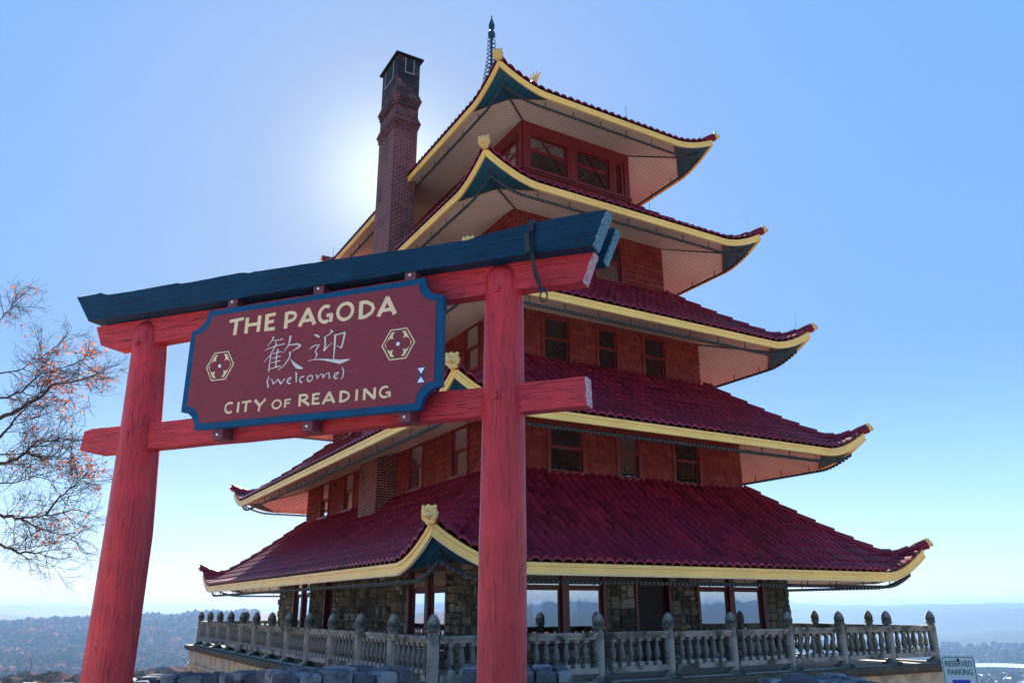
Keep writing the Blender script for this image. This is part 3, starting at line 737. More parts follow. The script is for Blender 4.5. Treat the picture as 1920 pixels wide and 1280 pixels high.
def window(side, i, o_, wall, style):
    a, b = WA[i], WB[i]; P = SIDES[side](a, b); s0, s1, z0, z1 = o_
    mf = M['window_brown'] if i == 0 else M['window_red']
    mb = MB(); cw = .085
    T = lambda x, y, z: P(x, y, z)
    n_out = .07 if i == 0 else .055
    mb.box(s0 - cw, s0, -.10, n_out, z0 - .0, z1 + cw, T=T); mb.box(s1, s1 + cw, -.10, n_out, z0, z1 + cw, T=T)
    mb.box(s0, s1, -.10, n_out - .003, z1, z1 + cw, T=T); mb.box(s0 - cw - .03, s1 + cw + .03, -.10, n_out + .04, z0 - .07, z0, T=T)
    panes = []
    def sash(x0, x1, y0, y1, n, bw=.045):
        mb.box(x0, x0 + bw, n - .03, n, y0, y1, T=T); mb.box(x1 - bw, x1, n - .03, n, y0, y1, T=T)
        mb.box(x0 + bw, x1 - bw, n - .03, n - .001, y0, y0 + bw, T=T); mb.box(x0 + bw, x1 - bw, n - .03, n - .001, y1 - bw, y1, T=T)
        panes.append((x0 + bw, x1 - bw, y0 + bw, y1 - bw, n - .015))
    if style == 'pair':
        c_ = (s0 + s1) / 2; mb.box(c_ - .08, c_ + .08, -.09, n_out - .004, z0, z1, T=T); zt = z1 - .42
        for x0, x1 in ((s0, c_ - .08), (c_ + .08, s1)):
            sash(x0 + .002, x1 - .002, zt + .01, z1 - .002, .01, .04); sash(x0 + .002, x1 - .002, z0 + .002, zt, -.01, .06)
    elif style == 'hung':
        zm = (z0 + z1) / 2; sash(s0 + .002, s1 - .002, zm, z1 - .002, .02); sash(s0 + .002, s1 - .002, z0 + .002, zm + .03, -.02)
    elif style == 'open':
        zt = z1 - .45; sash(s0 + .002, s1 - .002, z0 + .002, zt, -.02, .05); sash(s0 + .002, s1 - .002, zt + .01, z1 - .002, -.02, .05)
        if s1 - s0 > .5:
            mb.bar(P(s0 + .03, -.005, z0 + .05), P(s0 + (s1 - s0) * .55, -.005, zt), .035, .02); mb.bar(P(s1 - .03, -.01, z0 + .05), P(s0 + (s1 - s0) * .35, -.01, z1 - .05), .035, .02)
            mb.bar(P(s0 + .03, -.015, zt), P(s0 + (s1 - s0) * .7, -.015, z1 - .05), .035, .02)
    wo = mb.build('window', mf, pag)
    for x0, x1, y0, y1, n in panes:
        g = MB(); g.add([P(x0, n, y0), P(x1, n, y0), P(x1, n, y1), P(x0, n, y1)], [(0, 1, 2, 3)]); g.build('pane', M['glass'] if i == 0 else (M['glass_pale'] if random.random() < .3 else M['glass_dark']), wo)

for i in range(5):
    a, b = WA[i], WB[i]
    z0 = WZ[i] - (.12 if i else 0); ztop = zflat(i) - FH[i] + .28 * (TA[i] - a) + .05
    wm = MB()
    for side in SIDES:
        P = SIDES[side](a, b); hl = half(side, a, b); ops = OPS[i][side]
        inner = hl - (.18 if side in ('front', 'back') else 0)
        # extend alternate sides so the corners close
        for r_ in solids(hl, z0, ztop, ops):
            x0, x1, p, q = r_
            bx0 = x0 + (.18 if (side in ('left', 'right') and abs(x0 + hl) < 1e-6) else 0); bx1 = x1 - (.18 if (side in ('left', 'right') and abs(x1 - hl) < 1e-6) else 0)
            wm.box(bx0, bx1, -.18, 0, p, q, 1, T=lambda x, y, z: P(x, y, z))
            if i == 0: rubble(wm, P, x0 - (.0), x1, p, q)
            else:
                ex0 = x0 - (.012 if abs(x0 + hl) < 1e-6 else 0); ex1 = x1 + (.012 if abs(x1 - hl) < 1e-6 else 0)
                shingles(wm, P, ex0, ex1, p, q, WZ[i])
    if i == 0:
        wl = wm.build('wall', [M['rubble'], M['mortar']], pag)
    else:
        # floor of the storey: keeps the storeys apart
        wm.box(-a + .19, a - .19, -b + .19, b - .19, z0 + .01, z0 + .06, 1)
        wl = wm.build('wall', [M['shingle'], M['dark']], pag)
    for side in SIDES:
        for o_ in OPS[i][side]:
            if i == 0 and o_[2] == 0:
                P = SIDES[side](a, b); dm = MB(); s0, s1 = o_[0], o_[1]; T = lambda x, y, z: P(x, y, z)
                dm.box(s0, s0 + .07, -.17, .05, 0, 2.12, T=T); dm.box(s1 - .07, s1, -.17, .05, 0, 2.12, T=T); dm.box(s0 + .07, s1 - .07, -.17, .045, 2.05, 2.12, T=T)
                do = dm.build('door_frame', M['window_brown'], pag)
                lf = MB(); lf.box(s0 + .075, s1 - .075, -.15, -.11, .02, 2.04, T=T)
                for zz in (.25, .85, 1.45): lf.box(s0 + .17, s1 - .17, -.11, -.095, zz, zz + .45, T=T)
                ld = lf.build('door', M['dark'], pag); hn = MB(); hn.box(s1 - .16, s1 - .13, -.11, -.07, .95, 1.1, T=T); hn.build('handle', M['iron'], ld)
            else:
                window(side, i, o_, wl, 'pair' if i == 0 else ('open' if i == 4 else 'hung'))
    if i == 4:   # balcony-like sill band and posts of the lookout storey
        for side in SIDES:
            P = SIDES[side](a, b); hl = half(side, a, b); sm = MB(); T = lambda x, y, z: P(x, y, z)
            sm.box(-hl - .06, hl + .06, .03, .12, 13.10, 13.17, T=T); sm.box(-hl - .03, hl + .03, .03, .07, 13.04, 13.10, T=T)
            for x in [-hl + .06, hl - .06]: sm.box(x - .09, x + .09, .035, .075, 13.17, ztop - .02, T=T)
            sm.box(-hl + .15, hl - .15, .035, .068, 14.365, ztop - .02, T=T)
            for o1, o2 in zip(OPS[i][side], OPS[i][side][1:]):
                sm.box(o1[1] + .09, o2[0] - .09, .035, .065, 13.17, 14.36, T=T)
            sm.build('window_trim', M['window_red'], pag)
# ceiling over the ground floor, small lamps under the eaves
cl = MB(); cl.box(-WA[0] + .2, WA[0] - .2, -WB[0] + .2, WB[0] - .2, 2.15, 2.2); cl.build('ceiling', M['dark'], pag)
bl = MB()
for i in (1, 2, 3):
    zt_ = zflat(i) - FH[i] + .28 * (TA[i] - WA[i]) - .22
    for side in ('front', 'left'):
        P = SIDES[side](WA[i], WB[i]); hl = half(side, WA[i], WB[i])
        for s in np.linspace(-hl + .55, hl - .55, 4 if side == 'front' else 6):
            bl.tube([P(s, .03, zt_), P(s, .10, zt_ - .02)], [.045, .035], 8)
bl.build('eave_bulb', M['window_red'], pag)

# chimney ---------------------------------------------------------------
ch = MB(); x0, x1, y0, y1 = -4.30, -3.50, -1.36, .02
ch.box(x0, x1, y0, y1, 2.2, 18.85)
for zc, h_ in ((16.12, .0), (17.0, 0)):
    for k, (e_, dz) in enumerate(((.025, .0), (.05, .09), (.08, .18), (.05, .27), (.02, .36))):
        ch.box(x0 - e_, x1 + e_, y0 - e_, y1 + e_, zc + dz, zc + dz + .088)
    n = 12   # dentil course
    for k in range(n):
        f_ = (k + .25) / n; xx = x0 + (x1 - x0) * f_; yy = y0 + (y1 - y0) * f_
        ch.box(xx, xx + .035, y0 - .055, y0 + .01, zc - .07, zc); ch.box(x0 - .055, x0 + .01, yy, yy + .055, zc - .07, zc)
chim = ch.build('chimney', M['brick'], pag)
cp = MB(); cp.box(x0 - .10, x1 + .10, y0 - .10, y1 + .10, 18.852, 18.90); cp.tube([(-3.9, -.7, 18.9), (-3.9, -.7, 19.3)], [.012, .006], 4); cp.build('chimney_cap', M['iron'], chim)
sc_ = MB(); sc_.box(x0 + .28, x1 - .24, y0 - .02, y0 - .005, 18.25, 18.80); scm = simple('dark_flue_mesh', (.012, .025, .025), .95, var=.3, scale=20); sc_.build('flue_screen', scm, chim); sc_ = MB(); sc_.box(x0 - .02, x0 - .005, y0 + .35, y1 - .35, 18.12, 18.80); sc_.build('flue_screen', scm, chim)
sf = MB()
for xa, xb in ((x0 + .255, x0 + .28), (x1 - .24, x1 - .215)): sf.box(xa, xb, y0 - .03, y0 - .004, 18.25, 18.80)
sf.box(x0 + .255, x1 - .215, y0 - .03, y0 - .004, 18.222, 18.248)
for ya, yb in ((y0 + .325, y0 + .35), (y1 - .35, y1 - .325)): sf.box(x0 - .03, x0 - .004, ya, yb, 18.12, 18.80)
sf.box(x0 - .03, x0 - .004, y0 + .325, y1 - .325, 18.092, 18.118)
sf.build('screen_frame', simple('pale_metal_edge', (.4, .4, .42), .4, .3), chim)

# spire -----------------------------------------------------------------
sp = MB(); sp.tube([(0, 0, 17.0), (0, 0, 22.6)], [.07, .045], 8)
for z_ in np.arange(18.2, 22.2, 1.3):
    r_ = np.interp(z_, [17.5, 20.0, 21.2, 22.3], [.56, .34, .19, .14])
    sp.bar((-r_, 0, z_ + .08), (r_, 0, z_ + .08), .02); sp.bar((0, -r_, z_ + .08), (0, r_, z_ + .08), .02)
spire = sp.build('spire', M['verdigris'], pag)
co = MB(); pts = []
for k in range(24 * 23 + 1):
    t_ = k / 24; z_ = 17.9 + t_ * .19; r_ = float(np.interp(z_, [17.5, 20.0, 21.2, 22.3], [.56, .36, .20, .15])); a = t_ * 2 * math.pi
    pts.append((r_ * math.cos(a), r_ * math.sin(a), z_))
vs = []; fs = []
for k, p in enumerate(pts):
    vs += [(p[0], p[1], p[2] - .022), (p[0], p[1], p[2] + .022), (p[0] * .95, p[1] * .95, p[2] + .022), (p[0] * .95, p[1] * .95, p[2] - .022)]
    if k:
        o = 4 * (k - 1)
        for c_ in range(4): d_ = (c_ + 1) % 4; fs.append((o + c_, o + d_, o + 4 + d_, o + 4 + c_))
co.add(vs, fs); co.build('spiral', M['verdigris'], spire)
fn = MB(); fn.lathe([(.03, 22.2), (.11, 22.28), (.145, 22.36), (.145, 22.44), (.11, 22.52), (.04, 22.58), (.04, 22.62), (.10, 22.66), (.125, 22.76), (.11, 22.88), (.075, 23.0), (.04, 23.1), (.018, 23.2), (.03, 23.25), (.012, 23.3)], 14); fn.build('finial', M['verdigris'], spire, smooth=True)

# ------------------------------------------------------------------ terrace and balustrades
TAx, TBy = 4 * 1.6265, 6 * 1.6839
ter = empty('terrace', (CX, CY, 0), TH); tag(ter, 'raised stone terrace with dark mossy coping and columns carrying the pagoda', 'terrace')
o1 = MB(); o1.box(-TAx - .42, TAx + .42, -TBy - .42, TBy + .42, ZF - .12, ZF); o1.box(-TAx - .36, TAx + .36, -TBy - .36, TBy + .36, ZF - .17, ZF - .122); o1.build('coping', M['cast_dark'], ter)
fl = MB(); fl.box(-TAx - .15, TAx + .15, -TBy - .15, TBy + .15, ZF + .001, ZF + .008); fl.build('paving', simple('pale_terrace_paving', (.36, .34, .30), .8, var=.15, scale=2), ter)
o2 = MB(); o2.box(-TAx - .25, TAx + .25, -TBy - .25, TBy + .25, ZF - .50, ZF - .172); o2.box(-TAx - .22, TAx + .22, -TBy - .22, TBy + .22, ZF - .60, ZF - .502); o2.box(-TAx - .28, TAx + .28, -TBy - .28, TBy + .28, ZF - .68, ZF - .602); o2.build('cornice', M['terrace_wall'], ter)
o3 = MB(); o3.box(-TAx + 1.6, TAx - .3, -TBy, TBy - 3.4, -14, ZF - .682); o3.build('wall', M['terrace_wall'], ter)
def pier_prof(): return [(.36, 0), (.36, -.10), (.30, -.12), (.30, -.22), (.26, -.24), (.26, -7), (.34, -7.1), (.34, -14)]
for k in range(13):
    for sx in (-1, 1):
        cc = MB(); y = -TBy + k * 2 * TBy / 12; cc.lathe(pier_prof()[::-1], 16, (sx * TAx, y, ZF - .684)); cc.build('column', M['terrace_wall'], ter, smooth=False)

def post_mesh():
    mb = MB()
    mb.lathe([(.098, .13), (.098, .78), (.088, .83), (.088, .86)], 10); return mb
def finial_mesh():
    mb = MB(); mb.lathe([(.080, .862), (.11, .872), (.118, .89), (.11, .912), (.098, .92), (.108, .945), (.110, .98), (.100, 1.03), (.080, 1.08), (.05, 1.12), (.018, 1.143), (.004, 1.15)], 14); return mb
def foot_mesh():
    mb = MB(); mb.box(-.15, .15, -.15, .15, .0, .06); mb.lathe([(.135, .062), (.14, .075), (.12, .095), (.09, .11), (.088, .128)], 12); return mb
def bal_mesh():
    mb = MB(); mb.box(-.055, .055, -.055, .055, .235, .30); mb.box(-.05, .05, -.05, .05, .655, .70)
    mb.lathe([(.032, .301), (.036, .315), (.022, .335), (.038, .36), (.054, .40), (.056, .44), (.048, .50), (.036, .56), (.028, .60), (.036, .61), (.026, .62), (.038, .64), (.042, .654)], 10); return mb
protoB = []
def balustrade(name, start, direc, bay, nb, label, skip_first=False, skip_last=False):
    root = empty(name, W(*start), TH); tag(root, label, 'balustrade', 'stone balustrades round the terrace')
    dx, dy = direc
    def pos(t_): return (dx * t_, dy * t_, 0)
    if not protoB:
        p = post_mesh().build('post', M['cast'], root, smooth=False); finial_mesh().build('finial', M['cast'], p, smooth=True); foot_mesh().build('foot', M['cast'], p)
        q = bal_mesh().build('baluster', M['cast'], root); protoB.extend([p, q]); own = True
    else: own = False
    P0, B0 = protoB; used = [False, False]
    for k in range(nb + 1):
        if (k == 0 and skip_first) or (k == nb and skip_last): continue
        if own and not used[0]: P0.location = pos(k * bay); used[0] = True
        else: dupp(P0, pos(k * bay), root)
    for k in range(nb):
        for j in range(6):
            t_ = k * bay + .2 + (bay - .4) * (j + .5) / 6
            if own and not used[1]: B0.location = pos(t_); used[1] = True
            else:
                c_ = dupp(B0, pos(t_), root); c_.rotation_euler.z = random.uniform(-.03, .03)
        for nm in ('top_rail', 'bottom_rail'):
            rb = MB(); a, b = k * bay + .085, (k + 1) * bay - .085; w_ = .085 if nm == 'top_rail' else .075
            T = (lambda x, y, z: (x, y, z)) if dx else (lambda x, y, z: (y, x * (1 if dy > 0 else -1), z))
            if dx < 0: a, b = -b, -a
            jz = random.uniform(-.006, .006)
            if nm == 'top_rail': rb.box(a, b, -.10, .10, .765 + jz, .81 + jz, T=T); rb.box(a, b, -.07, .07, .701, .764 + jz, T=T)
            else: rb.box(a, b, -.09, .09, .14 + jz, .234, T=T)
            rb.build(nm, M['cast'], root)
balustrade('balustrade', (-TAx, -TBy), (0, 1), 1.6839, 12, 'long grey stone balustrade receding left from the corner post beside the red gate')
balustrade('balustrade', (-TAx, -TBy), (1, 0), 1.6265, 8, 'grey stone balustrade in front of the pagoda windows and door, right of the gate post', skip_first=True)
balustrade('balustrade', (TAx, -TBy), (0, 1), 1.6839, 12, 'tan sunlit stone balustrade on the far right side of the terrace', skip_first=True)
balustrade('balustrade', (-TAx, TBy), (1, 0), 1.6265, 8, 'stone balustrade along the rear edge of the terrace behind the pagoda', skip_first=True, skip_last=True)

# ------------------------------------------------------------------ torii gate
Dv = Vector((0.93136969, -0.36407486, 0)); TRZ = math.atan2(Dv.y, Dv.x)
gate = empty('torii_gate', (-2.87, 6.1, 0), TRZ); tag(gate, 'weathered red torii gate with round posts and a dark blue top beam', 'gateway')
def g_post(nm, prof):
    mb = MB(); n = 40; o = 0; nz = 70; zs = np.linspace(prof[0][0], prof[-1][0], nz); ring = []
    for z in zs:
        c_ = float(np.interp(z, [p[0] for p in prof], [p[1] for p in prof])); r_ = float(np.interp(z, [p[0] for p in prof], [p[2] for p in prof]))
        for k in range(n):
            a = 2 * math.pi * k / n; q = 1 + .022 * mnoise.noise(Vector((math.cos(a) * 2.2 + c_ * 3, math.sin(a) * 2.2, z * .55))) + .014 * mnoise.noise(Vector((math.cos(a) * 9, math.sin(a) * 9, z * 1.3 + c_ * 9)))
            mb.v.append((c_ + r_ * q * math.cos(a), r_ * q * math.sin(a), z))
    for i in range(nz - 1):
        for k in range(n):
            k2 = (k + 1) % n; mb.f.append((i * n + k, i * n + k2, (i + 1) * n + k2, (i + 1) * n + k)); mb.m.append(0)
    mb.f.append(tuple((nz - 1) * n + k for k in range(n))); mb.m.append(0)
    return mb.build(nm, M['red_post'], gate, smooth=True)
pl = g_post('post', [(-.3, 0.0, .172), (1.1, -.02, .170), (2.13, -.015, .166), (3.03, -.05, .145), (3.76, -.085, .128), (3.80, -.087, .120), (3.812, -.088, .09)])
pr = g_post('post', [(-.3, 3.012, .150), (1.2, 3.012, .148), (2.0, 3.016, .147), (2.9, 3.022, .137), (3.74, 3.027, .129), (3.775, 3.027, .122), (3.79, 3.027, .095)])
for pst, cx_ in ((pl, (-.075, -.03)), (pr, (3.025, 3.018))):
    for zz, c_ in ((3.60, cx_[0]), (2.87, cx_[1])):
        bo = MB(); bo.tube([(c_, -.10, zz), (c_, -.155, zz)], [.028, .022], 10); bo.build('bolt_plug', M['red_post'], pst)
def jag(pts, amp, step=.05, keep=()):
    """outline with fine irregular edge; pts = list of (x,z)"""
    out_ = []
    for (x0, z0), (x1, z1) in zip(pts, pts[1:]):
        n = max(1, int(math.hypot(x1 - x0, z1 - z0) / step))
        for k in range(n):
            t_ = k / n; xx = x0 + (x1 - x0) * t_; out_.append((xx, z0 + (z1 - z0) * t_ + ((amp * 1.6 * mnoise.noise(Vector((xx * 2.3, amp * 900, z0))) + amp * .5 * mnoise.noise(Vector((xx * 14, z0 * 3, 5)))) if k else 0)))
    out_.append(pts[-1]); return out_
E0 = 1.6
def beam(name, top, bot, y0, y1, m_, parent, amp_t=.004, amp_b=.003, endm=None):
    o_ = jag([(x, z + E0) for x, z in top], amp_t) + jag([(x, z + E0) for x, z in bot][::-1], amp_b)
    mb = MB(); mb.slab(o_, y0, y1)
    return mb.build(name, m_, parent)
ktop = [(-.785, 2.492), (-.52, 2.492), (-.44, 2.462), (.05, 2.452), (.30, 2.452), (.34, 2.440), (.95, 2.436), (1.0, 2.424), (1.6, 2.41), (2.2, 2.395), (2.82, 2.372), (2.90, 2.385), (3.24, 2.412), (3.80, 2.415)]
kbot = [(-.60, 2.250), (-.05, 2.240), (.9, 2.232), (1.83, 2.218), (2.6, 2.207), (3.21, 2.196), (3.700, 2.180)]
ks = beam('top_beam', ktop, kbot, -.18, -.05, M['blue_beam'], gate, .006)
rear_t = [(x * .998, z - .012) for x, z in ktop]; rear_b = [(x, z - .012) for x, z in kbot]
beam('top_beam', rear_t, rear_b, .07, .17, M['blue_beam'], gate, .006)
stop = [(-.625, 2.235), (3.675, 2.192)]; sbot = [(-.54, 2.066), (-.37, 2.004), (.2, 2.02), (.45, 2.022), (2.6, 2.005), (3.2, 2.000), (3.595, 1.985)]
beam('lintel', stop, sbot, -.075, .03, M['red_beam'], gate)
ntop = [(-.585, 1.350), (-.50, 1.366), (3.585, 1.362)]; nbot = [(-.60, 1.20), (-.43, 1.158), (3.588, 1.176)]
beam('tie_beam', ntop, nbot, -.055, .055, M['red_beam'], gate)
# weathered end grain on the right-hand ends (thin end boards nailed on)
def endcap(name, p0, p1, y0, y1, m_, t_=.012):
    x0, z0 = p0; x1, z1 = p1; mb = MB(); n = 12; vs = []; fs = []
    dx, dz = x1 - x0, z1 - z0; ln = math.hypot(dx, dz); nx, nz_ = -dz / ln * -1, dx / ln * -1
    if nx < 0: nx, nz_ = -nx, -nz_
    for k in range(n + 1):
        t2 = k / n; j = random.uniform(-.004, .004)
        for e_ in (0, t_):
            for yy in (y0 + .004 + j, y1 - .004 + j): vs.append((x0 + dx * t2 + nx * (e_ + .001), yy, z0 + dz * t2 + nz_ * (e_ + .001) + E0))
    for k in range(n):
        a = 4 * k; fs += [(a, a + 4, a + 5, a + 1), (a + 2, a + 3, a + 7, a + 6), (a, a + 2, a + 6, a + 4), (a + 1, a + 5, a + 7, a + 3)]
    fs += [(0, 1, 3, 2), (4 * n, 4 * n + 2, 4 * n + 3, 4 * n + 1)]
    mb.add(vs, fs); return mb.build(name, m_, gate)
tag(endcap('end_grain', (3.80, 2.415), (3.70, 2.180), -.18, -.05, M['end_blue']), 'pale weathered blue end of the top beam')
tag(endcap('end_grain', (3.80, 2.403), (3.70, 2.168), .07, .17, M['end_blue']), 'weathered blue end of the rear top beam')
tag(endcap('end_grain', (3.675, 2.190), (3.597, 1.987), -.075, .03, M['end_pink']), 'pale pink weathered end of the lintel')
tag(endcap('end_grain', (3.585, 1.36), (3.588, 1.178), -.055, .055, M['end_pink']), 'pale weathered end of the tie beam')
# splinter, knot strips and peeled patch
ptc = MB(); ptc.add([(.125, -.113, .99), (.165, -.09, 1.0), (.15, -.10, .80), (.115, -.118, .72), (.105, -.122, .86)], [(0, 1, 2, 3, 4)])
for k in range(len(ptc.v)): 
    x, y, z = ptc.v[k]; xx = x - (-.02); yy = -math.sqrt(max(0, .1735 ** 2 - xx * xx)) ; ptc.v[k] = (x, yy, z)
tag(ptc.build('bare_patch', simple('bare_grey_wood', (.45, .42, .38), .8, var=.2, scale=20), pl), 'bare grey patch of peeled paint')
# ratchet strap
st = MB(); st.box(3.272, 3.318, -.205, -.182, 3.94, 4.02); st.bar((3.27, -.20, 3.93), (3.275, -.19, 3.80), .045, .02)
st.tube([(3.29, -.195, 3.95), (3.295, -.19, 3.78), (3.31, -.145, 3.62), (3.335, -.135, 3.56)], .011, 5)
st.bar((3.292, -.193, 3.95), (3.300, -.185, 3.74), .036, .008); st.bar((3.300, -.187, 3.74), (3.338, -.135, 3.545), .030, .008); st.bar((3.296, -.20, 4.03), (3.296, .19, 4.03), .03, .006)
rg = [(3.355 + .024 * math.cos(a), -.14, 3.500 + .036 * math.sin(a)) for a in np.linspace(-.5, 5.6, 16)]
st.tube(rg, .006, 5); st.bar((3.32, -.14, 3.545), (3.375, -.14, 3.545), .014)
so_ = st.build('strap', M['iron']); so_.location = (-2.87, 6.1, 0); so_.rotation_euler = (0, 0, TRZ)
tag(so_, 'black ratchet strap with a hanging hook looped over the blue beam end', 'strap')

# name board ------------------------------------------------------------
board = empty('name_board', (-2.87, 6.1, 0), TRZ); tag(board, 'maroon wooden name board with blue border and carved cream lettering on the red gate', 'sign')
def notched(x0, x1, z0, z1, r_, n=7):
    p = []
    for cx_, cz, a0, a1 in ((x0, z0, 90, 0), (x1, z0, 180, 90), (x1, z1, 270, 180), (x0, z1, 360, 270)):
        for k in range(n + 1):
            a = R(a0 + (a1 - a0) * k / n); p.append((cx_ + r_ * math.cos(a), cz + r_ * math.sin(a)))
    return p
sk = lambda pts: [(x, z + E0 + .014 - .018 * (x - .5) / 2.2 * 1.0) for x, z in pts]
BX0, BX1, BZ0, BZ1 = .545, 2.675, 1.214, 2.132
bd = MB(); bd.slab(sk(notched(BX0, BX1, BZ0, BZ1, .145)), -.213, -.170); bd.build('border', M['sign_blue'], board)
bd = MB(); bd.slab(sk(notched(BX0 + .052, BX1 - .052, BZ0 + .045, BZ1 - .045, .135)), -.2165, -.214); bd.build('panel', M['sign_maroon'], board)
YT = [-.2175]
def ribbon(mb, pts, thick=.0025):
    pts = [(p[0], p[1] + E0, p[2]) for p in pts]; YT[0] -= .00001
    y0 = -.2166; y1 = YT[0] - thick * 0
    n = len(pts); Lp = []; Rp = []
    for k in range(n):
        x, z, h = pts[k]; x0, z0, _ = pts[max(0, k - 1)]; x1, z1, _ = pts[min(n - 1, k + 1)]
        if (x0, z0) == (x1, z1): x1 += 1e-4
        dx, dz = x1 - x0, z1 - z0; l = math.hypot(dx, dz) or 1; nx, nz_ = -dz / l, dx / l
        Lp.append((x + nx * h, z + nz_ * h)); Rp.append((x - nx * h, z - nz_ * h))
    vs = [(x, y1, z) for x, z in Lp] + [(x, y1, z) for x, z in Rp] + [(x, y0, z) for x, z in Lp] + [(x, y0, z) for x, z in Rp]
    fs = []
    for k in range(n - 1): fs += [(k, k + 1, n + k + 1, n + k), (k, 2 * n + k, 2 * n + k + 1, k + 1), (n + k, n + k + 1, 3 * n + k + 1, 3 * n + k)]
    fs += [(0, n, 3 * n, 2 * n), (n - 1, 3 * n - 1, 4 * n - 1, 2 * n - 1)]
    mb.add(vs, fs)
arc = lambda a0, a1, n=12, cx_=.5, cz=.5, rx=.42, rz=.45: [(cx_ + rx * math.cos(R(a0 + (a1 - a0) * k / n)), cz + rz * math.sin(R(a0 + (a1 - a0) * k / n))) for k in range(n + 1)]
GL = {'T': [[(-.02, .90), (1.02, .94)], [(.5, .93), (.46, 0)]], 'H': [[(.14, 0), (.13, 1)], [(.86, 0), (.87, 1)], [(.14, .5), (.86, .5)]],
      'E': [[(.2, 0), (.18, 1)], [(.2, .91), (.95, .94)], [(.2, .5), (.85, .52)], [(.2, .09), (1, .07)]], 'F': [[(.2, 0), (.18, 1)], [(.2, .91), (.98, .94)], [(.2, .5), (.88, .52)]],
      'P': [[(.18, 0), (.18, 1)], [(.18, .92), (.5, .93), (.8, .84), (.88, .68), (.75, .5), (.5, .42), (.18, .38)]],
      'R': [[(.16, 0), (.16, 1)], [(.16, .92), (.45, .93), (.72, .85), (.78, .70), (.66, .55), (.45, .48), (.16, .45)], [(.42, .46), (.98, .02)]],
      'A': [[(.52, 1.0), (.08, 0)], [(.48, 1.0), (.92, 0)], [(.24, .30), (.76, .30)]],
      'G': [arc(55, 300, 14), [(.90, .46), (.88, .02)], [(.58, .42), (.95, .42)]], 'O': [arc(90, 450, 20)], 'C': [arc(50, 310, 14, .52)],
      'D': [[(.14, 0), (.14, 1)], [(.14, .92), (.45, .90), (.78, .72), (.87, .5), (.78, .28), (.45, .10), (.14, .08)]],
      'I': [[(.5, 0), (.5, 1)]], 'Y': [[(.05, 1), (.52, .48)], [(.97, 1), (.50, .44), (.46, 0)]], 'N': [[(.12, 0), (.12, 1)], [(.12, .97), (.88, .03)], [(.88, 0), (.88, 1)]]}
TXT = [('T', 0.906, 1.03, 1.918, 2.045), ('H', 1.045, 1.196, 1.916, 2.042), ('E', 1.225, 1.323, 1.912, 2.043), ('P', 1.395, 1.511, 1.909, 2.035), ('A', 1.522, 1.676, 1.908, 2.038), ('G', 1.689, 1.812, 1.907, 2.039), ('O', 1.84, 1.985, 1.904, 2.037), ('D', 2.021, 2.158, 1.895, 2.028), ('A', 2.17, 2.325, 1.895, 2.028),
       ('C', 0.946, 1.034, 1.323, 1.404), ('I', 1.053, 1.085, 1.322, 1.399), ('T', 1.099, 1.179, 1.321, 1.4), ('Y', 1.205, 1.305, 1.314, 1.399), ('O', 1.358, 1.444, 1.318, 1.383), ('F', 1.461, 1.518, 1.32, 1.379), ('R', 1.577, 1.676, 1.318, 1.402), ('E', 1.689, 1.757, 1.319, 1.398), ('A', 1.774, 1.884, 1.316, 1.397), ('D', 1.91, 2.001, 1.314, 1.395), ('I', 2.031, 2.065, 1.315, 1.392), ('N', 2.095, 2.198, 1.313, 1.392), ('G', 2.219, 2.309, 1.314, 1.393)]
tx = MB(); WORDEND = {2, 8, 12, 14, 21}
for ti, (c_, x0_, x1_, z0_, z1_) in enumerate(TXT):
    hw = (z1_ - z0_) * .098
    for s_ in GL[c_]:
        n = len(s_); hwz = hw * (.8 if (n == 2 and abs(s_[0][1] - s_[1][1]) < .1) else 1.0)
        ribbon(tx, [(x0_ + (x1_ - x0_) * x, z0_ + (z1_ - z0_) * z, hwz * ((1.0 + .22 * abs(2 * (k / (n - 1)) - 1)) if n == 2 else 1.0)) for k, (x, z) in enumerate(s_)])
    if ti in WORDEND: tx.build('lettering', M['letter'], board); tx = MB()
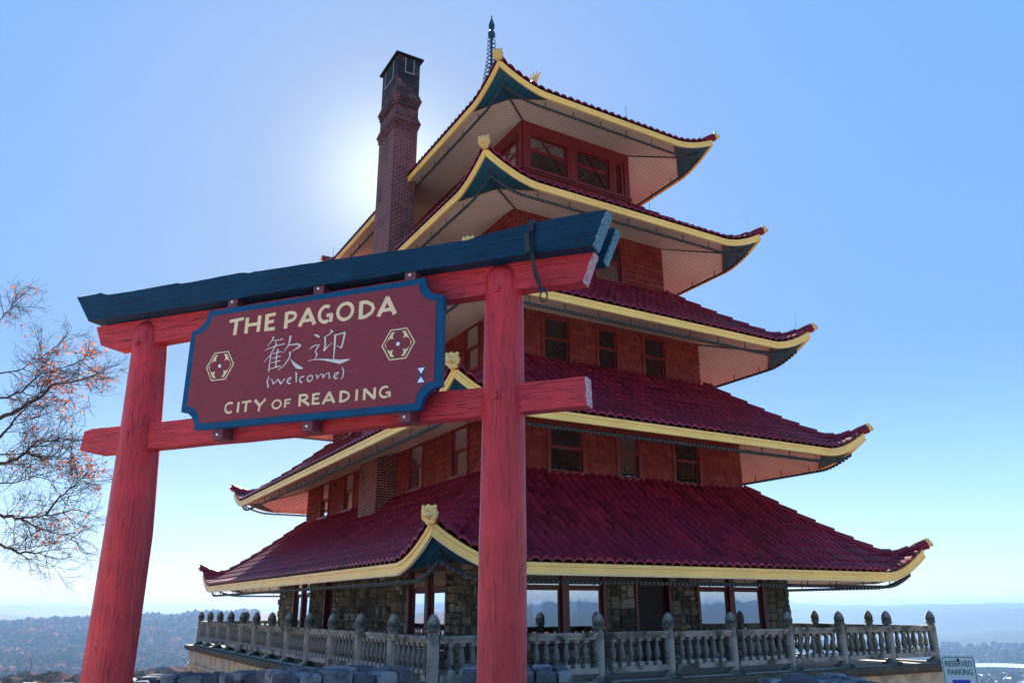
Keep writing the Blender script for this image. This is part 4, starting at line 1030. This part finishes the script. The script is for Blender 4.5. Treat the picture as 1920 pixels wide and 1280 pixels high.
KJ = [[(1.32,1.86,0.0063),(1.308,1.83,0.0036),(1.272,1.79,0.0013)],[(1.315,1.831,0.0018),(1.359,1.826,0.0027),(1.406,1.833,0.004)],[(1.252,1.764,0.0018),(1.343,1.786,0.0031),(1.423,1.792,0.0036)],[(1.34,1.817,0.0036),(1.349,1.798,0.0049),(1.305,1.72,0.0027),(1.255,1.674,0.0013)],[(1.31,1.724,0.0036),(1.306,1.642,0.004),(1.306,1.598,0.0057)],[(1.369,1.759,0.0058),(1.361,1.714,0.0044),(1.363,1.626,0.0044)],[(1.317,1.729,0.0022),(1.401,1.736,0.0031)],[(1.319,1.695,0.0022),(1.397,1.703,0.0031)],[(1.321,1.662,0.0022),(1.399,1.669,0.0031)],[(1.317,1.617,0.0031),(1.405,1.631,0.0035)],[(1.468,1.847,0.0089),(1.459,1.78,0.0044),(1.415,1.725,0.0018)],[(1.449,1.777,0.0022),(1.529,1.778,0.0053),(1.562,1.761,0.007)],[(1.56,1.759,0.0057),(1.527,1.744,0.004),(1.494,1.728,0.0018)],[(1.475,1.726,0.0075),(1.475,1.683,0.0048),(1.435,1.631,0.0031),(1.386,1.6,0.0017)],[(1.486,1.669,0.0017),(1.513,1.637,0.0078),(1.546,1.608,0.0142),(1.576,1.596,0.0095),(1.599,1.589,0.0013)],[(1.664,1.832,0.0018),(1.702,1.814,0.0088),(1.715,1.801,0.0026)],[(1.639,1.728,0.0017),(1.683,1.749,0.0035),(1.717,1.749,0.0056),(1.688,1.705,0.0035),(1.706,1.681,0.0056),(1.691,1.647,0.0026)],[(1.633,1.639,0.0017),(1.693,1.644,0.0026),(1.76,1.636,0.0047),(1.833,1.619,0.0102),(1.9,1.603,0.0152),(1.978,1.613,0.0013)],[(1.8,1.85,0.0022),(1.82,1.835,0.0083),(1.793,1.814,0.0035),(1.751,1.796,0.0022)],[(1.762,1.795,0.0057),(1.768,1.742,0.0061),(1.762,1.698,0.0073)],[(1.762,1.7,0.006),(1.791,1.729,0.003),(1.825,1.75,0.0013)],[(1.844,1.801,0.0074),(1.846,1.72,0.006),(1.844,1.628,0.0034)],[(1.837,1.803,0.0039),(1.889,1.809,0.0035),(1.924,1.812,0.0056)],[(1.922,1.812,0.0065),(1.912,1.746,0.006),(1.899,1.701,0.0064)],[(1.899,1.703,0.0034),(1.86,1.725,0.0017)],[(1.315,1.569,0.0013),(1.301,1.53,0.0056),(1.315,1.481,0.0047)],[(1.323,1.54,0.0017),(1.338,1.538,0.0026),(1.36,1.5,0.0065)],[(1.36,1.5,0.0026),(1.394,1.533,0.0035)],[(1.394,1.531,0.0035),(1.423,1.494,0.006)],[(1.422,1.496,0.0026),(1.446,1.527,0.0043),(1.454,1.529,0.0022)],[(1.504,1.534,0.0047),(1.478,1.528,0.0034),(1.473,1.505,0.0051),(1.489,1.49,0.0051),(1.508,1.495,0.0021)],[(1.478,1.507,0.0021),(1.505,1.53,0.0034)],[(1.533,1.564,0.0026),(1.544,1.564,0.0047),(1.55,1.495,0.0055)],[(1.612,1.531,0.0051),(1.583,1.525,0.0034),(1.578,1.503,0.0051),(1.592,1.487,0.0051),(1.606,1.491,0.0021)],[(1.667,1.533,0.0034),(1.644,1.523,0.0034),(1.64,1.499,0.0051),(1.659,1.487,0.0051),(1.682,1.502,0.0034),(1.682,1.523,0.0051),(1.667,1.533,0.0034)],[(1.707,1.532,0.0025),(1.72,1.528,0.0038),(1.72,1.5,0.0051)],[(1.72,1.502,0.0025),(1.75,1.532,0.0025),(1.77,1.526,0.0051),(1.769,1.501,0.005)],[(1.769,1.503,0.0025),(1.797,1.532,0.0025),(1.816,1.533,0.0042),(1.824,1.491,0.0054)],[(1.894,1.529,0.0042),(1.865,1.524,0.0034),(1.857,1.502,0.005),(1.872,1.485,0.0058),(1.891,1.49,0.0021)],[(1.866,1.503,0.0021),(1.896,1.526,0.0033)],[(1.917,1.564,0.0021),(1.933,1.533,0.0054),(1.928,1.488,0.0029),(1.914,1.474,0.0012)]]
kj = MB()
for ki, s_ in enumerate(KJ):
    ribbon(kj, s_)
    if ki in (14, 24): kj.build('calligraphy', M['kanji'], board); kj = MB()
kj.build('calligraphy', M['kanji'], board)
def medal(cx_, cz):
    mo = MB(); hexo = lambda r_: [(cx_ + r_ * math.cos(R(60 * k)) * 1.0, cz + E0 + r_ * .98 * math.sin(R(60 * k))) for k in range(6)]
    mo.slab(hexo(.128), -.2180, -.2166); med = mo.build('emblem', M['letter'], board)
    mo = MB(); mo.slab(hexo(.118), -.2185, -.2181); mo.build('groove_shade', simple('carved_shadow_brown', (.07, .015, .02), .7), med)  # flat dark plate: shade of a carved groove painted as brown
    mo = MB(); mo.slab(hexo(.104), -.2190, -.2186); mo.build('field', M['letter'], med)
    mo = MB(); pts = []
    for k in range(64):
        a = 2 * math.pi * k / 64 + math.pi / 4; r_ = .050 + .044 * abs(math.cos(2 * a)) ** .55 ; pts.append((cx_ + r_ * math.cos(a), cz + E0 + r_ * math.sin(a)))
    mo.slab(pts, -.2195, -.2191); mo.build('flower', M['sign_maroon'], med)
    mo = MB()
    for k in range(4):
        a = R(90 * k); ca, sa = math.cos(a), math.sin(a); mo.slab([(cx_ + ca * .022 - sa * .003, cz + E0 + sa * .022 + ca * .003), (cx_ + ca * .048, cz + E0 + sa * .048), (cx_ + ca * .022 + sa * .003, cz + E0 + sa * .022 - ca * .003)], -.2198, -.2196)
    mo.build('flower_vein', simple('vein_' + str(int(cx_)), (.05, .01, .015), .7), med)
    mo = MB(); mo.lathe([(.014, 0), (.012, .004), (.004, .006)], 12); c2 = mo.build('boss', M['white'], med); c2.location = (cx_, -.2196, cz + E0); c2.rotation_euler = (R(90), 0, 0)
medal(.861, 1.690); medal(2.348, 1.676)
lg = MB(); cx_, cz = 2.528, 1.440
lg.slab([(cx_ - .037, cz + E0 + .056), (cx_ + .037, cz + E0 + .056), (cx_ + .012, cz + E0), (cx_ + .037, cz + E0 - .056), (cx_ - .037, cz + E0 - .056), (cx_ - .012, cz + E0)], -.2178, -.2166); hg = lg.build('hourglass_mark', M['navy'], board)
lg = MB(); lg.slab([(cx_ - .026, cz + E0 + .049), (cx_ + .026, cz + E0 + .049), (cx_, cz + E0 + .010)], -.2184, -.2180); lg.slab([(cx_ - .026, cz + E0 - .049), (cx_ + .026, cz + E0 - .049), (cx_, cz + E0 - .010)], -.2184, -.2180); lg.build('triangle', M['white'], hg)
bkm = simple('maroon_bracket', (.16, .035, .055), .6)
for k, (s_, z_) in enumerate([(.867, 2.20), (1.64, 2.19), (2.391, 2.178), (.869, 1.190), (1.635, 1.188), (2.393, 1.186)]):
    topb = k < 3; bb = MB(); yb = -.076 if topb else -.056
    bb.box(s_ - .042, s_ + .042, -.169, yb - .001, E0 + (z_ - .10 if topb else z_ - .035), E0 + (z_ + .035 if topb else z_ + .10)); br = bb.build('bracket', bkm, board)
    bo = MB(); bo.lathe([(.013, 0), (.012, .008), (.005, .012)], 10); b2 = bo.build('bolt', M['bolt'], br); b2.location = (s_, -.1695, E0 + z_ + (0.012 if topb else -.0)); b2.rotation_euler = (R(90), 0, 0)

# ------------------------------------------------------------------ low stone walls in front
def stone_block(name, loc, rz, sx, sy, h, label, cat='stone pier'):
    e_ = empty(name, loc, rz); tag(e_, label, cat)
    P = {0: lambda s, n, z: (s, -sy / 2 - n, z), 1: lambda s, n, z: (-sx / 2 - n, s, z), 2: lambda s, n, z: (sx / 2 + n, s, z), 3: lambda s, n, z: (s, sy / 2 + n, z)}
    mb = MB(); mb.box(-sx / 2, sx / 2, -sy / 2, sy / 2, 0, h - .10, 1)
    for k in P: rubble(mb, P[k], -(sx if k in (0, 3) else sy) / 2, (sx if k in (0, 3) else sy) / 2, 0, h - .10)
    mb.build('body', [M['granite'], M['mortar']], e_)
    # cap: individual flat slabs
    cp_ = MB(); cols = [-sx / 2 - .05]; 
    while cols[-1] < sx / 2 + .05 - .12: cols.append(cols[-1] + random.uniform(.13, .27))
    cols[-1] = sx / 2 + .05
    for a, b in zip(cols, cols[1:]):
        if b - a < .03: continue
        my = random.uniform(-.1, .1) * sy
        for p, q in ((-sy / 2 - .05, my - sy / 5), (my - sy / 5, my + sy / 6), (my + sy / 6, sy / 2 + .05)):
            hz_ = random.uniform(-.022, .022); n = 4
            g = .014; o = len(cp_.v)
            vs = [];  jx = lambda: random.uniform(-.012, .012)
            cs = [(a + g, p + g), (b - g, p + g), (b - g, q - g), (a + g, q - g)]
            cs = [(x + jx(), y + jx()) for x, y in cs]
            vs = [(x, y, h - .10) for x, y in cs] + [(x, y, h - .02 + hz_) for x, y in cs] + [(x + math.copysign(.02, (a + b) / 2 - x), y + math.copysign(.02, (p + q) / 2 - y), h + hz_ + jx() * .4) for x, y in cs]
            fs = [(8, 9, 10, 11)]
            for l in (0, 4):
                for c_ in range(4): d_ = (c_ + 1) % 4; fs.append((l + c_, l + d_, l + 4 + d_, l + 4 + c_))
            cp_.add(vs, fs)
    cp_.build('cap', M['granite'], e_)
    return e_
M['granite'] = island_mat('blue_grey_granite', [(.17, .20, .22), (.26, .29, .31), (.10, .115, .135), (.34, .36, .37), (.15, .165, .18)], .9, 16, 1.0, .03, moss=(.07, .08, .09))
Rc = Vector((-1.12, 8.0, 0)); pc = Rc - U * .55 + V_ * .05
stone_block('stone_pier', (pc.x, pc.y, 0), TH, 1.1, .75, 1.075, 'low grey stone pier at the end of the wall, left of the red gate post')
stone_block('stone_pier', (.02, 8.1, 0), R(2), .92, .55, 1.06, 'low grey stone pier half hidden behind the right gate post')
stone_block('stone_pier', (2.80, 7.9, 0), R(6), .76, .7, .985, 'low grey stone pier at the bottom edge under the right balustrade')
stone_block('stone_wall', (-2.75, 8.15, 0), R(1.5), 1.35, .45, 1.02, 'middle length of low grey stone wall along the bottom left', 'wall')
stone_block('stone_wall', (-4.4, 7.68, 0), R(18), 2.1, .45, .965, 'left end of the low grey stone wall crossing behind the left gate post', 'wall')

# ------------------------------------------------------------------ reserved parking sign
ps = empty('parking_sign', (3.385, 6.5, 0), R(-4)); tag(ps, 'white metal RESERVED PARKING sign with green text at the bottom right', 'sign')
def rr(x0, x1, z0, z1, r_, n=5):
    p = []
    for cx_, cz, a0 in ((x0 + r_, z0 + r_, 180), (x1 - r_, z0 + r_, 270), (x1 - r_, z1 - r_, 0), (x0 + r_, z1 - r_, 90)):
        for k in range(n + 1): a = R(a0 + 90 * k / n); p.append((cx_ + r_ * math.cos(a), cz + r_ * math.sin(a)))
    return p
PX, PT, PB = .124, 1.243, .85
mwhite = simple('reflective_white_sheet', (.52, .58, .56), .4, var=.06); mgreen = simple('sign_green', (.006, .055, .040), .4, var=.05); mblue2 = simple('sign_blue_field', (.01, .03, .35), .4, var=.05)
b_ = MB(); b_.slab(rr(-PX, PX, PB, PT, .02), -.002, .001); pl_ = b_.build('plate', mwhite, ps)
b_ = MB(); outer = rr(-PX + .006, PX - .006, PB + .006, PT - .006, .017); inner = rr(-PX + .011, PX - .011, PB + .011, PT - .011, .013); n = len(outer)
b_.add([(x, -.0032, z) for x, z in outer] + [(x, -.0032, z) for x, z in inner], [(k, (k + 1) % n, n + (k + 1) % n, n + k) for k in range(n)]); b_.build('border', mgreen, ps)
def text_obj(s_, size, loc, m_, parent, sx=1.0):
    cu = bpy.data.curves.new('lettering', 'FONT'); cu.body = s_; cu.size = size; cu.align_x = 'CENTER'; cu.extrude = .0004; cu.offset = .0006
    o_ = bpy.data.objects.new('lettering', cu); COL.objects.link(o_)
    bpy.context.view_layer.update(); dg = bpy.context.evaluated_depsgraph_get(); me = bpy.data.meshes.new_from_object(o_.evaluated_get(dg)); bpy.data.objects.remove(o_)
    me.materials.clear(); me.materials.append(m_)
    q = bpy.data.objects.new('lettering', me); COL.objects.link(q); q.parent = parent; q.location = loc; q.rotation_euler = (R(90), 0, 0); q.scale = (sx, 1, 1); return q
text_obj('RESERVED', .056, (0, -.0036, PT - .074), mgreen, ps, .80)
text_obj('PARKING', .056, (0.004, -.0036, PT - .132), mgreen, ps, .80)
b_ = MB(); b_.slab(rr(-.065, .065, PT - .30, PT - .168, .006), -.0036, -.0022); b_.build('blue_panel', mblue2, ps)
b_ = MB(); b_.lathe([(.011, 0), (.010, .006), (.004, .008)], 6); q = b_.build('bolt', M['iron'], ps); q.location = (0, -.003, PT - .028); q.rotation_euler = (R(90), 0, 0)
b_ = MB(); b_.box(-.03, .03, .002, .006, -.2, PT - .01); b_.box(-.03, -.026, .006, .03, -.2, PT - .01); b_.box(.026, .03, .006, .03, -.2, PT - .01); b_.build('post', M['bolt'], ps)

# ------------------------------------------------------------------ autumn tree on the left
tree = empty('autumn_tree', (-11.2, 14.2, -.5)); tag(tree, 'nearly bare tree with thin dark branches and scattered orange leaves at the left edge', 'tree')
TO = Vector((-11.2, 14.2, -.5))
tb = MB(); tb.tube([Vector(p) - TO for p in [(-11.2, 14.2, -1.2), (-11.15, 14.2, 1.0), (-11.0, 14.1, 3.0), (-11.1, 14.2, 5.0), (-11.2, 14.2, 7.5)]], [.24, .20, .16, .11, .05], 12); tb.build('trunk', M['bark'], tree, smooth=True)
BR = [([(-9.24, 14, 4.87), (-8.96, 14, 5.01), (-8.74, 14, 5.21), (-8.48, 14, 5.51), (-8.2, 14, 5.6), (-7.72, 14, 5.69)], .034, 3.6, 1.0),
 ([(-9.17, 14, 4.52), (-8.98, 14, 4.83), (-8.74, 14, 5.21)], .030, 3.5, .8),
 ([(-9.08, 14, 4.05), (-8.79, 14, 4.13), (-8.61, 14, 4.26), (-8.41, 14, 4.4), (-8.08, 14, 4.42)], .032, 3.2, .2),
 ([(-8.61, 14, 4.26), (-8.36, 14, 4.13), (-8.11, 14, 4.13)], .014, None, .1),
 ([(-8.9, 14, 3.16), (-8.68, 14, 3.14), (-8.5, 14, 3.08), (-8.26, 14, 3.12), (-8.05, 14, 3.12), (-7.65, 14, 3.24)], .030, 2.2, .7),
 ([(-8.5, 14, 3.08), (-8.19, 14, 2.93), (-7.65, 14, 2.75)], .014, None, .25),
 ([(-8.79, 14, 2.66), (-8.53, 14, 2.55), (-8.27, 14, 2.52), (-7.97, 14, 2.46)], .028, 2.0, .08),
 ([(-9.11, 14, 4.21), (-8.81, 14, 4.22), (-8.56, 14, 4.26)], .018, 3.3, .3),
 ([(-8.11, 14, 3.14), (-7.94, 14, 3.47), (-7.73, 14, 3.68), (-7.62, 14, 3.79)], .014, None, 1.2),
 ([(-9.0, 14, 3.7), (-8.71, 14, 3.72), (-8.46, 14, 3.77), (-8.2, 13.9, 3.86)], .014, 2.8, .35),
 ([(-9.32, 14, 5.25), (-8.95, 14, 5.35), (-8.63, 14, 5.7), (-8.27, 14, 5.91), (-7.98, 14, 5.95)], .018, 4.2, 1.4),
 ([(-9.62, 14, 6.75), (-9.5, 14, 6.91), (-9.48, 14, 7.13)], .012, 5.8, .8),
 ([(-9.41, 14, 5.71), (-9.04, 14, 5.81), (-8.72, 14, 5.96), (-8.61, 14, 6.17)], .014, 4.8, .8)]
lf_pts = []
def twig(mb, p, d, ln, r_, depth, leafy):
    pts = [p]; n = 4; q = p.copy(); dd = d.copy()
    for k in range(n):
        dd = (dd + Vector((random.gauss(0, .16), random.gauss(0, .16), random.gauss(.02, .16)))).normalized(); q = q + dd * ln / n; pts.append(q.copy())
    mb.tube(pts, [max(.0022, r_ * (1 - .75 * k / n)) for k in range(n + 1)], 4, caps=False)
    if depth > 0:
        for k in range(1, n + 1):
            for _ in range(2 if random.random() < .2 else 1):
                ax = Vector((random.gauss(0, 1), random.gauss(0, 1), random.gauss(0, 1))); nd = (dd + ax.normalized() * .85).normalized()
                twig(mb, pts[k], nd, ln * random.uniform(.45, .7), r_ * .5, depth - 1, leafy)
    if leafy > 0 and depth <= 1:
        for k in range(1, n + 1):
            if mnoise.noise(pts[k] * 1.9) > .10 and random.random() < leafy * .17: lf_pts.append((pts[k] + Vector((random.gauss(0, .03), random.gauss(0, .03), random.gauss(0, .03))), min(1, leafy)))
first = None
for pts, r0_, tz, leafy in BR:
    mb = MB(); P_ = [Vector((x, y + random.uniform(-.12, .12) * k * .5, z)) for k, (x, y, z) in enumerate(pts)]
    base = list(P_)
    if tz is not None: base = [Vector((-11.05, 14.15, tz)), Vector(((P_[0].x - 11.0) / 2, 14.05, (tz + P_[0].z) / 2 + .12))] + base
    loc_ = [p - TO for p in base]; nn = len(loc_)
    fine = []
    for a, b in zip(loc_, loc_[1:]):
        for k in range(3): fine.append(a.lerp(b, k / 3) + (Vector((random.gauss(0, .012), random.gauss(0, .012), random.gauss(0, .014))) if k else Vector()))
    fine.append(loc_[-1]); nf = len(fine)
    mb.tube(fine, [r0_ * (1.5 - 1.25 * k / (nf - 1)) for k in range(nf)], 7)
    for k in range(2 if tz is None else 7, nf):
        d = (fine[k] - fine[k - 1]).normalized()
        for _ in range(1 + (random.random() < .45)):
            ax = Vector((random.gauss(.15, .6), random.gauss(0, .8), random.gauss(0, 1))); nd = (d * .7 + ax.normalized() * .8).normalized()
            twig(mb, fine[k], nd, random.uniform(.35, .62), .0075, 2, leafy)
    twig(mb, fine[-1], (fine[-1] - fine[-2]).normalized(), .5, .008, 2, leafy)
    mb.build('branch', M['bark'], tree)
def leaves(pts, parent, name='foliage', cols=None):
    mb = MB()
    for p, l in pts:
        for _ in range(1 + (random.random() < .5)):
            c_ = p + Vector((random.gauss(0, .03), random.gauss(0, .03), random.gauss(0, .03))); s_ = random.uniform(.022, .045)
            a = Vector((random.gauss(0, 1), random.gauss(0, 1), random.gauss(0, 1))).normalized(); b = a.cross(Vector((random.gauss(0, 1), random.gauss(0, 1), random.gauss(0, 1)))).normalized()
            n_ = a.cross(b)
            mb.add([c_ - a * s_, c_ - b * s_ * .45 + n_ * s_ * .15, c_ + a * s_, c_ + b * s_ * .45 + n_ * s_ * .15], [(0, 1, 2), (0, 2, 3)])
    mt, t, bs = mat('orange_leaf'); g = N(t, 'ShaderNodeNewGeometry'); n = N(t, 'ShaderNodeValToRGB'); el = n.color_ramp.elements
    el[0].color = (.36, .07, .03, 1); el[1].color = (.42, .14, .09, 1); q = el.new(.5); q.color = (.50, .16, .05, 1); q = el.new(.75); q.color = (.20, .05, .035, 1); L(t, g.outputs['Random Per Island'], n.inputs[0]); t.nodes.remove(bs)
    df = N(t, 'ShaderNodeBsdfDiffuse'); tl = N(t, 'ShaderNodeBsdfTranslucent'); mx = N(t, 'ShaderNodeMixShader'); mx.inputs[0].default_value = .55
    for k in (df, tl): L(t, n.outputs[0], k.inputs[0])
    L(t, df.outputs[0], mx.inputs[1]); L(t, tl.outputs[0], mx.inputs[2]); L(t, mx.outputs[0], t.nodes['Material Output'].inputs[0])
    return mb.build(name, mt, parent)
leaves(lf_pts, tree)
# small shrub twigs at the lower left edge
sh = empty('shrub', (-5.6, 8.9, -.1)); tag(sh, 'bare thin shrub twigs rising at the bottom left corner', 'shrub')
sm_ = MB(); st0 = Vector((0, 0, 0)); lf_pts.clear()
for k in range(5):
    d = Vector((random.uniform(-.1, .45), random.uniform(-.2, .2), 1)).normalized(); twig(sm_, st0 + Vector((random.uniform(-.15, .1), 0, 0)), d, random.uniform(.55, .8), .007, 2, .12)
sm_.build('stem', M['bark'], sh)
if lf_pts: leaves(lf_pts, sh)
